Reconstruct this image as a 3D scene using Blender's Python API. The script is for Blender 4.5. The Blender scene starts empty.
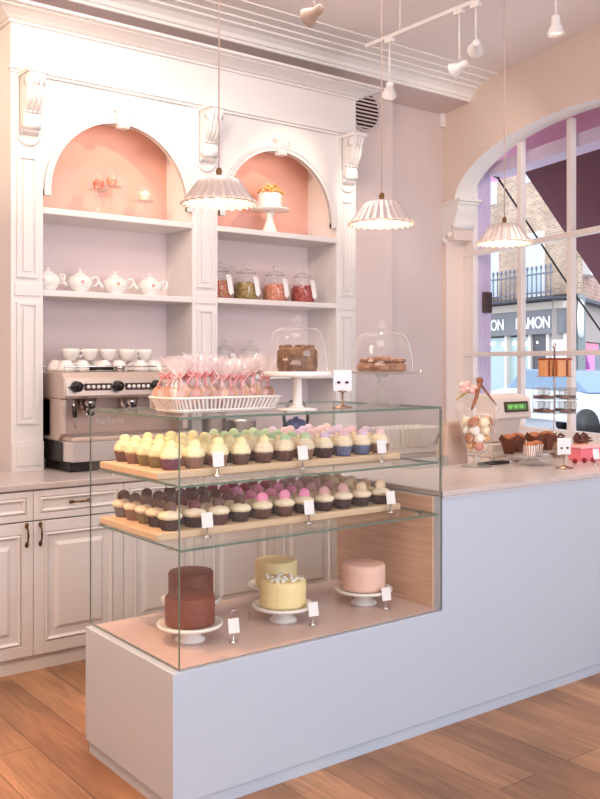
import bpy, math, random
from math import sin, cos, pi, radians, sqrt
from mathutils import Vector, Matrix
random.seed(7)
SC = bpy.context.scene
COL = SC.collection

# ------------------------------------------------------------------ camera, sky, daylight, exposure
EYE = 1.48
cd = bpy.data.cameras.new('camera'); cam = bpy.data.objects.new('camera', cd); COL.objects.link(cam)
cam.location = (0, 0, EYE)
cam.rotation_euler = (radians(90), 0, math.atan2(1200, 916) - pi/2)
cd.sensor_fit = 'HORIZONTAL'; cd.sensor_width = 36; cd.lens = 36*916/600
cd.shift_y = -37.5/600
cd.clip_start = .05; cd.clip_end = 200
SC.camera = cam
SC.view_settings.view_transform = 'Standard'; SC.view_settings.look = 'None'
SC.view_settings.gamma = 1; SC.view_settings.use_curve_mapping = False
SC.view_settings.exposure = 0.4
SC.cycles.use_denoising = True
SC.cycles.transparent_max_bounces = 40
SC.cycles.max_bounces = 8
SC.cycles.sample_clamp_indirect = 4
SC.cycles.caustics_reflective = False; SC.cycles.caustics_refractive = False

wld = bpy.data.worlds.new('sky'); SC.world = wld; wld.use_nodes = True
bg = wld.node_tree.nodes['Background']
bg.inputs[0].default_value = (0.80, 0.88, 1.0, 1); bg.inputs[1].default_value = 2.0

def area(name, loc, target, sx, sy, power, col):
    l = bpy.data.lights.new(name, 'AREA'); l.shape = 'RECTANGLE'; l.size = sx; l.size_y = sy
    l.energy = power; l.color = col
    o = bpy.data.objects.new(name, l); COL.objects.link(o); o.location = loc
    o.rotation_euler = (Vector(target)-Vector(loc)).to_track_quat('-Z', 'Y').to_euler()
    return o
# shop-front daylight behind the camera, in the opening of wall_front
area('daylight_shopfront', (2.6, -2.35, 1.7), (2.6, 3.0, 1.1), 3.2, 2.6, 112, (0.66, 0.82, 1.0))
# added fill lights under the ceiling, without any fitting
area('ceiling_fill_room', (0.6, 1.2, 3.55), (0.9, 1.6, 0), 1.6, 1.6, 44, (1.0, 0.90, 0.82))
area('ceiling_fill_left', (-1.4, 2.6, 3.5), (1.4, 3.3, 0.4), 1.0, 1.0, 45, (1.0, 0.76, 0.56))  # added warm fill for the sides that face left

area('ceiling_fill_service', (2.3, 3.6, 3.6), (2.5, 4.0, 0), 1.6, .6, 19, (1.0, 0.88, 0.82))  # added fill over the worktop and dresser, no fitting there
# ------------------------------------------------------------------ materials
def lin(c):
    return tuple(((x/255)/12.92 if x/255 <= .04045 else ((x/255+.055)/1.055)**2.4) for x in c) + (1,)
MATS = {}
def M(name, rgb, rough=.5, metal=0, rgb2=None, nscale=8, stretch=(1,1,1), bump=0, bscale=40, spec=None, sss=0, coat=0):
    if name in MATS: return MATS[name]
    m = bpy.data.materials.new(name); m.use_nodes = True; MATS[name] = m
    nt = m.node_tree; b = nt.nodes['Principled BSDF']
    b.inputs['Base Color'].default_value = lin(rgb); b.inputs['Roughness'].default_value = rough
    b.inputs['Metallic'].default_value = metal
    if spec is not None: b.inputs['Specular IOR Level'].default_value = spec
    if coat: b.inputs['Coat Weight'].default_value = coat
    if rgb2 or bump:
        tc = nt.nodes.new('ShaderNodeTexCoord'); mp = nt.nodes.new('ShaderNodeMapping')
        mp.inputs['Scale'].default_value = stretch
        nt.links.new(tc.outputs['Object'], mp.inputs[0])
    if rgb2:
        n = nt.nodes.new('ShaderNodeTexNoise'); n.inputs['Scale'].default_value = nscale; n.inputs['Detail'].default_value = 4
        r = nt.nodes.new('ShaderNodeValToRGB')
        r.color_ramp.elements[0].color = lin(rgb); r.color_ramp.elements[0].position = .35
        r.color_ramp.elements[1].color = lin(rgb2); r.color_ramp.elements[1].position = .65
        nt.links.new(mp.outputs[0], n.inputs[0]); nt.links.new(n.outputs[0], r.inputs[0]); nt.links.new(r.outputs[0], b.inputs['Base Color'])
    if bump:
        n2 = nt.nodes.new('ShaderNodeTexNoise'); n2.inputs['Scale'].default_value = bscale; n2.inputs['Detail'].default_value = 3
        bp = nt.nodes.new('ShaderNodeBump'); bp.inputs['Strength'].default_value = bump; bp.inputs['Distance'].default_value = .01
        nt.links.new(mp.outputs[0], n2.inputs[0]); nt.links.new(n2.outputs[0], bp.inputs['Height']); nt.links.new(bp.outputs[0], b.inputs['Normal'])
    return m
def emis(name, rgb, strength):
    m = bpy.data.materials.new(name); m.use_nodes = True; MATS[name] = m
    b = m.node_tree.nodes['Principled BSDF']; b.inputs['Base Color'].default_value = lin(rgb)
    b.inputs['Emission Color'].default_value = lin(rgb); b.inputs['Emission Strength'].default_value = strength
    return m
def glass(name, tint=(1,1,1), body=.02, rim=.35, rimcol=(0.85,0.85,0.84), refl=1.0):
    """clear sheet or blown glass: see-through, mirror reflection by angle, slightly milky at grazing rims"""
    m = bpy.data.materials.new(name); m.use_nodes = True; MATS[name] = m
    nt = m.node_tree; nt.nodes.clear()
    out = nt.nodes.new('ShaderNodeOutputMaterial')
    t = nt.nodes.new('ShaderNodeBsdfTransparent'); t.inputs[0].default_value = (*tint, 1)
    g = nt.nodes.new('ShaderNodeBsdfGlossy'); g.inputs['Roughness'].default_value = .02
    d = nt.nodes.new('ShaderNodeBsdfDiffuse'); d.inputs[0].default_value = (*rimcol, 1)
    lw = nt.nodes.new('ShaderNodeLayerWeight'); lw.inputs[0].default_value = .5
    pw = nt.nodes.new('ShaderNodeMath'); pw.operation = 'POWER'; pw.inputs[1].default_value = 4
    ma = nt.nodes.new('ShaderNodeMath'); ma.operation = 'MULTIPLY_ADD'; ma.inputs[1].default_value = rim; ma.inputs[2].default_value = body
    nt.links.new(lw.outputs['Facing'], pw.inputs[0]); nt.links.new(pw.outputs[0], ma.inputs[0])
    mx = nt.nodes.new('ShaderNodeMixShader'); nt.links.new(ma.outputs[0], mx.inputs[0]); nt.links.new(t.outputs[0], mx.inputs[1]); nt.links.new(d.outputs[0], mx.inputs[2])
    p5 = nt.nodes.new('ShaderNodeMath'); p5.operation = 'POWER'; p5.inputs[1].default_value = 5; nt.links.new(lw.outputs['Facing'], p5.inputs[0])
    fm = nt.nodes.new('ShaderNodeMath'); fm.operation = 'MULTIPLY_ADD'; fm.inputs[1].default_value = .7*refl; fm.inputs[2].default_value = .04*refl; nt.links.new(p5.outputs[0], fm.inputs[0])
    m2 = nt.nodes.new('ShaderNodeMixShader'); nt.links.new(fm.outputs[0], m2.inputs[0]); nt.links.new(mx.outputs[0], m2.inputs[1]); nt.links.new(g.outputs[0], m2.inputs[2])
    nt.links.new(m2.outputs[0], out.inputs[0])
    return m

def brickmat(name, c1, c2, mortar, scale=4.0, vec='Y'):
    m = bpy.data.materials.new(name); m.use_nodes = True; MATS[name] = m
    nt = m.node_tree; b = nt.nodes['Principled BSDF']; b.inputs['Roughness'].default_value = .9
    tc = nt.nodes.new('ShaderNodeTexCoord'); sp = nt.nodes.new('ShaderNodeSeparateXYZ'); cb = nt.nodes.new('ShaderNodeCombineXYZ')
    nt.links.new(tc.outputs['Object'], sp.inputs[0]); nt.links.new(sp.outputs[vec], cb.inputs[0]); nt.links.new(sp.outputs['Z'], cb.inputs[1])
    br = nt.nodes.new('ShaderNodeTexBrick'); br.inputs['Scale'].default_value = scale
    br.inputs['Color1'].default_value = lin(c1); br.inputs['Color2'].default_value = lin(c2); br.inputs['Mortar'].default_value = lin(mortar)
    br.inputs['Mortar Size'].default_value = .03; br.inputs['Brick Width'].default_value = .9; br.inputs['Row Height'].default_value = .32
    nt.links.new(cb.outputs[0], br.inputs[0])
    n = nt.nodes.new('ShaderNodeTexNoise'); n.inputs['Scale'].default_value = 1.5; n.inputs['Detail'].default_value = 5
    nt.links.new(tc.outputs['Object'], n.inputs[0])
    mx = nt.nodes.new('ShaderNodeMixRGB'); mx.blend_type = 'OVERLAY'; mx.inputs[0].default_value = .5
    nt.links.new(br.outputs[0], mx.inputs[1]); nt.links.new(n.outputs[0], mx.inputs[2]); nt.links.new(mx.outputs[0], b.inputs['Base Color'])
    return m

def floormat():
    m = bpy.data.materials.new('oak_boards'); m.use_nodes = True
    nt = m.node_tree; b = nt.nodes['Principled BSDF']; L = nt.links.new
    tc = nt.nodes.new('ShaderNodeTexCoord'); sp = nt.nodes.new('ShaderNodeSeparateXYZ'); cb = nt.nodes.new('ShaderNodeCombineXYZ')
    L(tc.outputs['Object'], sp.inputs[0]); L(sp.outputs['Y'], cb.inputs[0]); L(sp.outputs['X'], cb.inputs[1])
    br = nt.nodes.new('ShaderNodeTexBrick'); br.inputs['Scale'].default_value = 1
    br.inputs['Brick Width'].default_value = 2.1; br.inputs['Row Height'].default_value = .19
    br.inputs['Mortar Size'].default_value = .0022; br.inputs['Mortar Smooth'].default_value = .4; br.offset = .37
    br.inputs['Color1'].default_value = lin((178,132,96)); br.inputs['Color2'].default_value = lin((148,106,76)); br.inputs['Mortar'].default_value = lin((92,64,46))
    L(cb.outputs[0], br.inputs[0])
    mp = nt.nodes.new('ShaderNodeMapping'); mp.inputs['Scale'].default_value = (22, 1.6, 1); L(tc.outputs['Object'], mp.inputs[0])
    n = nt.nodes.new('ShaderNodeTexNoise'); n.inputs['Scale'].default_value = 1.6; n.inputs['Detail'].default_value = 8; n.inputs['Distortion'].default_value = 1.4
    L(mp.outputs[0], n.inputs[0])
    mp2 = nt.nodes.new('ShaderNodeMapping'); mp2.inputs['Scale'].default_value = (3.2, .9, 1); L(tc.outputs['Object'], mp2.inputs[0])
    n2 = nt.nodes.new('ShaderNodeTexNoise'); n2.inputs['Scale'].default_value = 1.3; n2.inputs['Detail'].default_value = 3; L(mp2.outputs[0], n2.inputs[0])
    r2 = nt.nodes.new('ShaderNodeValToRGB'); r2.color_ramp.elements[0].position = .3; r2.color_ramp.elements[0].color = (.28,.28,.28,1); r2.color_ramp.elements[1].position = .62; r2.color_ramp.elements[1].color = (.62,.62,.62,1)
    L(n2.outputs[0], r2.inputs[0])
    r = nt.nodes.new('ShaderNodeValToRGB'); r.color_ramp.elements[0].position = .3; r.color_ramp.elements[0].color = (.34,.32,.3,1); r.color_ramp.elements[1].position = .7; r.color_ramp.elements[1].color = (.66,.66,.66,1)
    L(n.outputs[0], r.inputs[0])
    m1 = nt.nodes.new('ShaderNodeMixRGB'); m1.blend_type = 'OVERLAY'; m1.inputs[0].default_value = .6; L(br.outputs[0], m1.inputs[1]); L(r.outputs[0], m1.inputs[2])
    m2 = nt.nodes.new('ShaderNodeMixRGB'); m2.blend_type = 'OVERLAY'; m2.inputs[0].default_value = .8; L(m1.outputs[0], m2.inputs[1]); L(r2.outputs[0], m2.inputs[2])
    L(m2.outputs[0], b.inputs['Base Color']); b.inputs['Roughness'].default_value = .42
    bp = nt.nodes.new('ShaderNodeBump'); bp.inputs['Strength'].default_value = .15; bp.inputs['Distance'].default_value = .003
    L(m1.outputs[0], bp.inputs['Height']); L(bp.outputs[0], b.inputs['Normal'])
    return m

WHITE = M('white_joinery', (233,229,227), .42)
WHITE2 = M('white_cornice', (248,244,240), .6)
PINKB = M('pink_backboard', (240,222,222), .6)
NICHE_GLOW = M('niche_warm_light_tint', (230,178,164), .6)  # warm light in the niches, painted into the colour of their backs
WALLP = M('pink_wall_paint', (224,208,204), .7, rgb2=(220,203,199), nscale=2)
WALLT = M('peach_wall_paint', (240,222,212), .7)
CEIL = M('ceiling_paint', (246,238,234), .8)
CTR = M('counter_lacquer', (190,202,216), .35)
STONE = M('worktop_stone', (206,197,194), .25, rgb2=(200,190,186), nscale=14)
CHROME = M('chrome', (205,205,208), .18, 1)
STEEL = M('brushed_steel', (200,194,190), .32, 1)
BLACK = M('black_plastic', (28,24,24), .4)
BRASS = M('antique_brass', (120,88,58), .4, 1)
PORC = M('white_porcelain', (246,240,234), .2)
BOARD = M('pale_wood_board', (226,198,164), .55, rgb2=(214,182,146), nscale=6, stretch=(1,18,18))
MDF = M('bare_wood_panel', (222,184,158), .5, rgb2=(206,164,138), nscale=4, stretch=(2,1,16))
GLASS = glass('clear_glass', (1,1,1), .03, .75)
PANE = glass('pane_glass', (.985,.995,.99), .008, .0, refl=.55)
WPANE = glass('window_glass', (1,1,1), 0, .0, refl=.4)
EDGE = M('green_glass_edge', (98,120,108), .2)
CARD = M('card_white', (246,240,240), .6)

# ------------------------------------------------------------------ mesh builder
class MB:
    def __init__(s, T=None):
        s.v = []; s.f = []; s.mi = []; s.sm = []; s.T = T; s.cur = 0; s.smooth = False
    def add(s, vs, fs):
        o = len(s.v); s.v += [tuple(s.T(*p)) if s.T else tuple(p) for p in vs]
        s.f += [tuple(i+o for i in f) for f in fs]; s.mi += [s.cur]*len(fs); s.sm += [s.smooth]*len(fs); return s
    def box(s, x0, x1, y0, y1, z0, z1):
        return s.add([(x0,y0,z0),(x1,y0,z0),(x1,y1,z0),(x0,y1,z0),(x0,y0,z1),(x1,y0,z1),(x1,y1,z1),(x0,y1,z1)],
              [(3,2,1,0),(4,5,6,7),(0,1,5,4),(1,2,6,5),(2,3,7,6),(3,0,4,7)])
    def cbox(s, c, size, R=None):
        hx, hy, hz = (a/2 for a in size); P = []
        for p in [(-hx,-hy,-hz),(hx,-hy,-hz),(hx,hy,-hz),(-hx,hy,-hz),(-hx,-hy,hz),(hx,-hy,hz),(hx,hy,hz),(-hx,hy,hz)]:
            q = Vector(p)
            if R: q = R @ q
            P.append(q+Vector(c))
        return s.add(P, [(3,2,1,0),(4,5,6,7),(0,1,5,4),(1,2,6,5),(2,3,7,6),(3,0,4,7)])
    def prism(s, poly, a0, a1, ax='Y'):
        """extrude a closed 2D outline between a0 and a1 along ax; poly in the other two axes"""
        n = len(poly)
        def P(u, w, a): return {'Y': (u,a,w), 'X': (a,u,w), 'Z': (u,w,a)}[ax]
        vs = [P(u,w,a0) for u,w in poly]+[P(u,w,a1) for u,w in poly]
        fs = [(i,(i+1)%n,(i+1)%n+n,i+n) for i in range(n)]+[tuple(range(n-1,-1,-1)), tuple(range(n,2*n))]
        return s.add(vs, fs)
    def lathe(s, prof, c=(0,0,0), seg=24, amp=None, nfl=0, R=None, close=False):
        vs = []; n = len(prof)
        for j, pr in enumerate(prof):
            r, z = pr[0], pr[1]; a = (amp[j] if amp else 0)
            for i in range(seg):
                t = 2*pi*i/seg; rr = r*(1+a*cos(nfl*t)) if a else r
                p = Vector((rr*cos(t), rr*sin(t), z))
                if R: p = R @ p
                vs.append(p+Vector(c))
        fs = []
        for j in range(n-1 if not close else n):
            k = (j+1) % n
            for i in range(seg):
                i2 = (i+1) % seg; fs.append((j*seg+i, j*seg+i2, k*seg+i2, k*seg+i))
        if not close:
            if prof[0][0] > 1e-5: fs.append(tuple(range(seg-1,-1,-1)))
            if prof[-1][0] > 1e-5: fs.append(tuple((n-1)*seg+i for i in range(seg)))
        sm = s.smooth; s.smooth = True; s.add(vs, fs); s.smooth = sm
        return s
    def shell(s, prof, c=(0,0,0), seg=28, R=None, amp=None, nfl=0):
        """open lathe, no caps"""
        vs = []; n = len(prof)
        for j, (r, z) in enumerate(prof):
            a = amp[j] if amp else 0
            for i in range(seg):
                t = 2*pi*i/seg; rr = r*(1+a*cos(nfl*t)); p = Vector((rr*cos(t), rr*sin(t), z))
                if R: p = R @ p
                vs.append(p+Vector(c))
        fs = [(j*seg+i, j*seg+(i+1)%seg, (j+1)*seg+(i+1)%seg, (j+1)*seg+i) for j in range(n-1) for i in range(seg)]
        s.smooth = True; s.add(vs, fs); s.smooth = False; return s
    def tube(s, pts, r, seg=8, closed=False):
        pts = [Vector(p) for p in pts]; n = len(pts); vs = []; up = None
        for j, p in enumerate(pts):
            if closed: d = pts[(j+1)%n]-pts[j-1]
            else: d = pts[min(j+1,n-1)]-pts[max(j-1,0)]
            d.normalize()
            if up is None: up = Vector((0,0,1)) if abs(d.z) < .9 else Vector((1,0,0))
            a = d.cross(up)
            if a.length < 1e-4: up = Vector((1,0,0)) if abs(d.x) < .9 else Vector((0,1,0)); a = d.cross(up)
            a.normalize(); b = a.cross(d).normalized(); up = b
            rr = r[j] if isinstance(r, (list,tuple)) else r
            for i in range(seg):
                t = 2*pi*i/seg; vs.append(p+a*cos(t)*rr+b*sin(t)*rr)
        fs = [(j*seg+i, j*seg+(i+1)%seg, ((j+1)%n)*seg+(i+1)%seg, ((j+1)%n)*seg+i) for j in range(n if closed else n-1) for i in range(seg)]
        if not closed: fs += [tuple(range(seg-1,-1,-1)), tuple((n-1)*seg+i for i in range(seg))]
        sm = s.smooth; s.smooth = True; s.add(vs, fs); s.smooth = sm; return s
    def ball(s, c, r, seg=14, rings=8, R=None, noise=0):
        if not isinstance(r, (tuple,list)): r = (r,r,r)
        vs = []; fs = []
        vs.append((0,0,-1)); 
        for j in range(1, rings):
            ph = -pi/2+pi*j/rings
            for i in range(seg):
                t = 2*pi*i/seg; vs.append((cos(ph)*cos(t), cos(ph)*sin(t), sin(ph)))
        vs.append((0,0,1)); top = len(vs)-1
        for i in range(seg): fs.append((0, 1+(i+1)%seg, 1+i)); fs.append((top, top-seg+i, top-seg+(i+1)%seg))
        for j in range(rings-2):
            for i in range(seg): fs.append((1+j*seg+i, 1+j*seg+(i+1)%seg, 1+(j+1)*seg+(i+1)%seg, 1+(j+1)*seg+i))
        out = []
        for p in vs:
            k = 1+noise*(random.random()-.5); q = Vector((p[0]*r[0]*k, p[1]*r[1]*k, p[2]*r[2]*k))
            if R: q = R @ q
            out.append(q+Vector(c))
        sm = s.smooth; s.smooth = True; s.add(out, fs); s.smooth = sm; return s
    def build(s, name, mats, parent=None, bevel=0, loc=None, kind=None, label=None):
        me = bpy.data.meshes.new(name); me.from_pydata(s.v, [], s.f); me.update()
        if not isinstance(mats, (list,tuple)): mats = [mats]
        for m in mats: me.materials.append(m)
        me.polygons.foreach_set('material_index', s.mi); me.polygons.foreach_set('use_smooth', s.sm)
        o = bpy.data.objects.new(name, me); COL.objects.link(o)
        if parent: o.parent = parent
        if loc: o.location = loc
        if kind: o['kind'] = kind
        if label: o['label'] = label
        if bevel:
            b = o.modifiers.new('bevel', 'BEVEL'); b.width = bevel; b.segments = 2; b.limit_method = 'ANGLE'; b.angle_limit = radians(50)
        return o
def thing(name, label, cat, loc=(0,0,0), rz=0, group=None):
    o = bpy.data.objects.new(name, None); COL.objects.link(o); o.empty_display_size = .05
    o.location = loc; o.rotation_euler = (0,0,rz); o['label'] = label; o['category'] = cat
    if group: o['group'] = group
    return o
def tag(o, label, cat, group=None):
    o['label'] = label; o['category'] = cat
    if group: o['group'] = group
    return o
def dup(root, loc, rz=None, label=None, group=None, scale=None, swap=None):
    """copy a thing with its parts and sub-parts; swap maps part name -> material"""
    def cp(o, par):
        c = o.copy(); COL.objects.link(c); c.parent = par
        if swap:
            k = o.name.split('.')[0]
            if k in swap: c.data = recol(o.data, swap[k])
        for ch in list(o.children): cp(ch, c)
        return c
    r = cp(root, None); r.location = loc
    if rz is not None: r.rotation_euler = (0,0,rz)
    if scale: r.scale = (scale,)*3
    if label: r['label'] = label
    if group: r['group'] = group
    return r
_rc = {}
def recol(me, mat):
    k = (me.name, mat.name)
    if k not in _rc:
        m = me.copy(); m.materials[0] = mat; _rc[k] = m
    return _rc[k]
def struct(o): o['kind'] = 'structure'; return o
ORD = ['first','second','third','fourth','fifth','sixth','seventh','eighth','ninth','tenth','eleventh','twelfth','thirteenth']
def text_mesh(name, txt, size, mat, parent, loc, rot, depth=.002, spacing=1.0, bold=0):
    cu = bpy.data.curves.new(name+'_curve', 'FONT'); cu.body = txt; cu.size = size; cu.extrude = depth; cu.space_character = spacing; cu.offset = bold
    t = bpy.data.objects.new('tmp', cu); COL.objects.link(t)
    me = bpy.data.meshes.new_from_object(t.evaluated_get(bpy.context.evaluated_depsgraph_get()))
    bpy.data.objects.remove(t); bpy.data.curves.remove(cu)
    me.materials.clear(); me.materials.append(mat)
    o = bpy.data.objects.new(name, me); COL.objects.link(o); o.parent = parent; o.location = loc; o.rotation_euler = rot
    return o

# ------------------------------------------------------------------ setting: room shell
ZC = 3.64; ZS = 3.52
P2 = Vector((5.529, 5.297, 0)); WD = Vector((.251, .968, 0)).normalized(); WN = Vector((.968, -.251, 0)).normalized()
def W(s, off, z):   # window wall frame: s along the wall towards the viewer, off outwards, z up
    p = P2 - WD*s + WN*off; return (p.x, p.y, z)
YB = 5.10
fl = MB()
fa, fb = W(-.1, 0, 0), W(8.0, 0, 0)
fl.prism([(-2.4,-2.5), (fb[0],-2.5), (fa[0],fa[1]), (fa[0],5.35), (-2.4,5.35)], -.06, 0, 'Z')
struct(fl.build('floor', floormat()))
cl = MB(); cl.prism([(-2.4,-2.5), (fb[0]+.4,-2.5), (fa[0]+.4,fa[1]), (fa[0]+.4,5.45), (-2.4,5.45)], ZC, ZC+.05, 'Z')
struct(cl.build('ceiling', CEIL))
# back wall: chimney breast, then recess to the window corner
bw = MB(); bw.prism([(-2.4,5.11),(4.785,5.11),(4.785,5.297),(5.60,5.297),(5.60,5.45),(-2.4,5.45)], 0, ZC, 'Z')
struct(bw.build('wall_back', WALLP))
lw_ = MB(); lw_.box(-2.5,-2.4,-2.5,5.45,0,ZC); struct(lw_.build('wall_left', WALLT))
fw = MB(); fw.box(-2.4,.9,-2.6,-2.5,0,ZC); fw.box(4.3,4.6,-2.6,-2.5,0,ZC); fw.box(.9,4.3,-2.6,-2.5,0,.4); fw.box(.9,4.3,-2.6,-2.5,3.05,ZC)
struct(fw.build('wall_front', WALLT))
# bulkhead over the dresser and its cornice
bk = MB(); xe = W(.42,0,0)[0]
bk.prism([(-2.4,4.91),(W(.40,0,0)[0]+.02,4.91),(5.56,5.2),(5.56,5.30),(-2.4,5.30)], ZS, ZC, 'Z')
struct(bk.build('trim_1', WALLP))
cn = MB(); prof = [(4.91,ZS),(4.895,ZS),(4.895,ZS+.018),(4.88,ZS+.022),(4.872,ZS+.045),(4.84,ZS+.068),(4.80,ZS+.076),(4.80,ZS+.088),(4.74,ZS+.092),(4.74,ZS+.102),(4.66,ZS+.104),(4.655,ZS+.112),(4.55,ZS+.112),(4.55,ZC),(4.91,ZC)]
cn.prism(prof, -2.4, 5.42, 'X'); struct(cn.build('trim_2', WHITE2))

# window wall with arched opening
def arch_z(s, s0=.17, ctr=1.45, z0=2.76, h=.42):
    a = ctr-s0; u = min(1, abs(s-ctr)/a); return z0+h*sqrt(max(0, 1-u**2.15))
ww = MB(T=W); T_ = .17
S0, S1 = .17, 2.73
ww.box(-.02,.05,0,T_,0,ZC)                           # pier in the corner
ww.box(.05,S1,0,T_,0,.90)                            # below the sill
ww.box(.05,S0,0,T_,2.47,ZC)
N = 60; ss = [S0+(S1-S0)*(1-cos(pi*i/N))/2 for i in range(N+1)]
for i in range(N):
    a, b = ss[i], ss[i+1]; za, zb = arch_z(a), arch_z(b)
    ww.add([(a,0,za),(b,0,zb),(b,0,ZC),(a,0,ZC)], [(0,1,2,3)]); ww.add([(a,T_,za),(b,T_,zb),(b,T_,ZC),(a,T_,ZC)], [(3,2,1,0)])
    ww.cur = 1; ww.add([(a,0,za),(b,0,zb),(b,T_,zb),(a,T_,za)], [(3,2,1,0)]); ww.cur = 0
ww.box(S1,8.2,0,T_,0,ZC)
struct(ww.build('wall_right', [WALLT, WHITE2]))
# glazing
LIL = M('lilac_frame_paint', (214,200,226), .5); FRM = M('window_frame_paint', (250,242,238), .45)
win = MB(T=W); G0, G1 = .17, .215
win.box(.05,.19,G0,G1,.90,3.1)                       # left stile
for a, b in ((.775,.825),(1.345,1.395),(1.93,1.98)): win.box(a,b,G0,G1,.90,3.175)
win.box(.05,S1,G0-.012,G1,2.345,2.385); win.box(.05,S1,G0-.012,G1,1.525,1.56); win.box(.05,S1,G0-.02,G1+.03,.90,1.0)
wf = struct(win.build('window_1', FRM, bevel=.004))
gp = MB(T=W); gp.add([(.05,.19,.95),(S1,.19,.95),(S1,.19,3.2),(.05,.19,3.2)], [(0,1,2,3)]); gp.build('window_pane', WPANE, wf)
si = MB(T=W); si.box(.02,S1+.1,-.10,.17,.90,.945); struct(si.build('trim_3', FRM, bevel=.006))
# outside reveal: lilac jamb, lintel box and painted panel
oj = MB(T=W); oj.box(.05,.19,.215,.34,0,3.15)
for k in range(4): oj.box(.189,.195,.235+.026*k,.247+.026*k,1.0,3.05)
oj.box(.30,3.2,.24,.42,2.98,3.075); struct(oj.build('trim_4', LIL))
op = MB(T=W); op.box(.0,3.2,.44,.50,3.0,3.62); struct(op.build('trim_5', M('mauve_fascia_board', (244,184,216), .6)))
# corbel under the window arch, in the corner
wc = thing('window_corbel', 'white scrolled plaster corbel under the left foot of the window arch', 'corbel')
c1 = MB(T=W); c1.box(-.0,.30,-.03,T_+.01,2.765,2.785); c1.box(.0,.27,-.02,T_,2.745,2.765); c1.build('corbel_cap', WHITE2, wc)
c2 = MB(T=W)
pf = [(0,2.745),(.25,2.745),(.245,2.70),(.215,2.65),(.20,2.615),(.215,2.595),(.205,2.57),(.165,2.56),(.13,2.535),(.135,2.51),(.11,2.495),(.075,2.49),(.06,2.465),(.03,2.455),(0,2.46)]
n = len(pf); vs = [(u,-.015,w) for u,w in pf]+[(u,T_-.01,w) for u,w in pf]
c2.add(vs, [(i,(i+1)%n,(i+1)%n+n,i+n) for i in range(n)]+[tuple(range(n-1,-1,-1)),tuple(range(n,2*n))])
c2.build('corbel_body', WHITE2, wc)
c3 = MB(T=W)
for (u,w,r) in ((.185,2.585,.028),(.105,2.515,.024),(.04,2.475,.02)):
    c3.T = None
    a = Vector(W(u,-.022,w)); b = Vector(W(u,T_-.005,w)); c3.tube([a,b], r, 12); c3.T = W
c3.build('corbel_scroll', WHITE2, wc)

# ceiling sensor on the wall corner, dark box on the window jamb
t = tag(MB(T=W).box(-.02,.045,-.05,.0,3.41,3.53).build('alarm_sensor', WHITE, bevel=.008), 'small white alarm sensor box under the bulkhead in the wall corner', 'sensor')
t = tag(MB(T=W).box(.196,.226,.25,.33,1.88,2.05).build('speaker_box', M('dark_brown_plastic',(70,52,48),.5), bevel=.006), 'small dark brown box fixed to the lilac window jamb', 'box')

# round wall vent
vt = thing('wall_vent', 'round slatted air vent high on the wall, right of the dresser cornice', 'vent', (4.495,5.11,3.345))
v = MB(); R90 = Matrix.Rotation(radians(90), 3, 'X')
v.lathe([(.0,0),(.158,0),(.158,.012),(.142,.016),(.14,.004),(0,.004)], seg=40, R=R90); v.build('rim', WALLP, vt)
v = MB(); v.lathe([(0,.004),(.141,.004),(.141,.006),(0,.006)], seg=40, R=R90); v.build('dark_backing', M('vent_dark',(64,30,26),.8), vt)
v = MB()
for k in range(10):
    z = -.126+.028*k; w = sqrt(max(0,.141**2-z*z)); v.cbox((0,-.012,z), (2*w,.014,.011), Matrix.Rotation(radians(28),3,'X'))
v.build('slat', WALLP, vt)

# ------------------------------------------------------------------ built-in dresser
DY = 4.767; XL, XR = 1.72, 4.12
PIL = [(1.72,1.895),(2.823,3.003),(3.945,4.12)]; BAY = [(1.895,2.823),(3.003,3.945)]; ACX = [2.359,3.474]; AR = .425; ASP = 2.41
dr = thing('built_in_dresser', 'tall white built-in dresser with two arched pink niches, fluted pilasters and cornice', 'shelf unit', (XL,DY,.90))
def D(x, y, z): return (x-XL, y-DY, z-.90)
for (a, b) in PIL:
    m = MB(T=D); w = b-a
    m.box(a,b,DY,DY+.04,.90,3.04)
    m.box(a,b,DY-.012,DY,.90,1.055)                                    # plinth block
    m.box(a+.025,b-.025,DY-.018,DY-.012,.93,1.035)
    for z0, z1 in ((1.15,1.80),(1.93,2.58)):
        x0, x1 = a+.03, b-.03
        m.box(x0,x0+.016,DY-.012,DY,z0,z1); m.box(x1-.016,x1,DY-.012,DY,z0,z1); m.box(x0+.0161,x1-.0161,DY-.0118,DY,z0,z0+.016); m.box(x0+.0161,x1-.0161,DY-.0118,DY,z1-.016,z1)
        m.box(x0+.034,x1-.034,DY-.010,DY,z0+.034,z1-.034)
    m.box(a+.02,b-.02,DY-.008,DY,1.835,1.895)
    m.build('pilaster', WHITE, dr)
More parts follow.
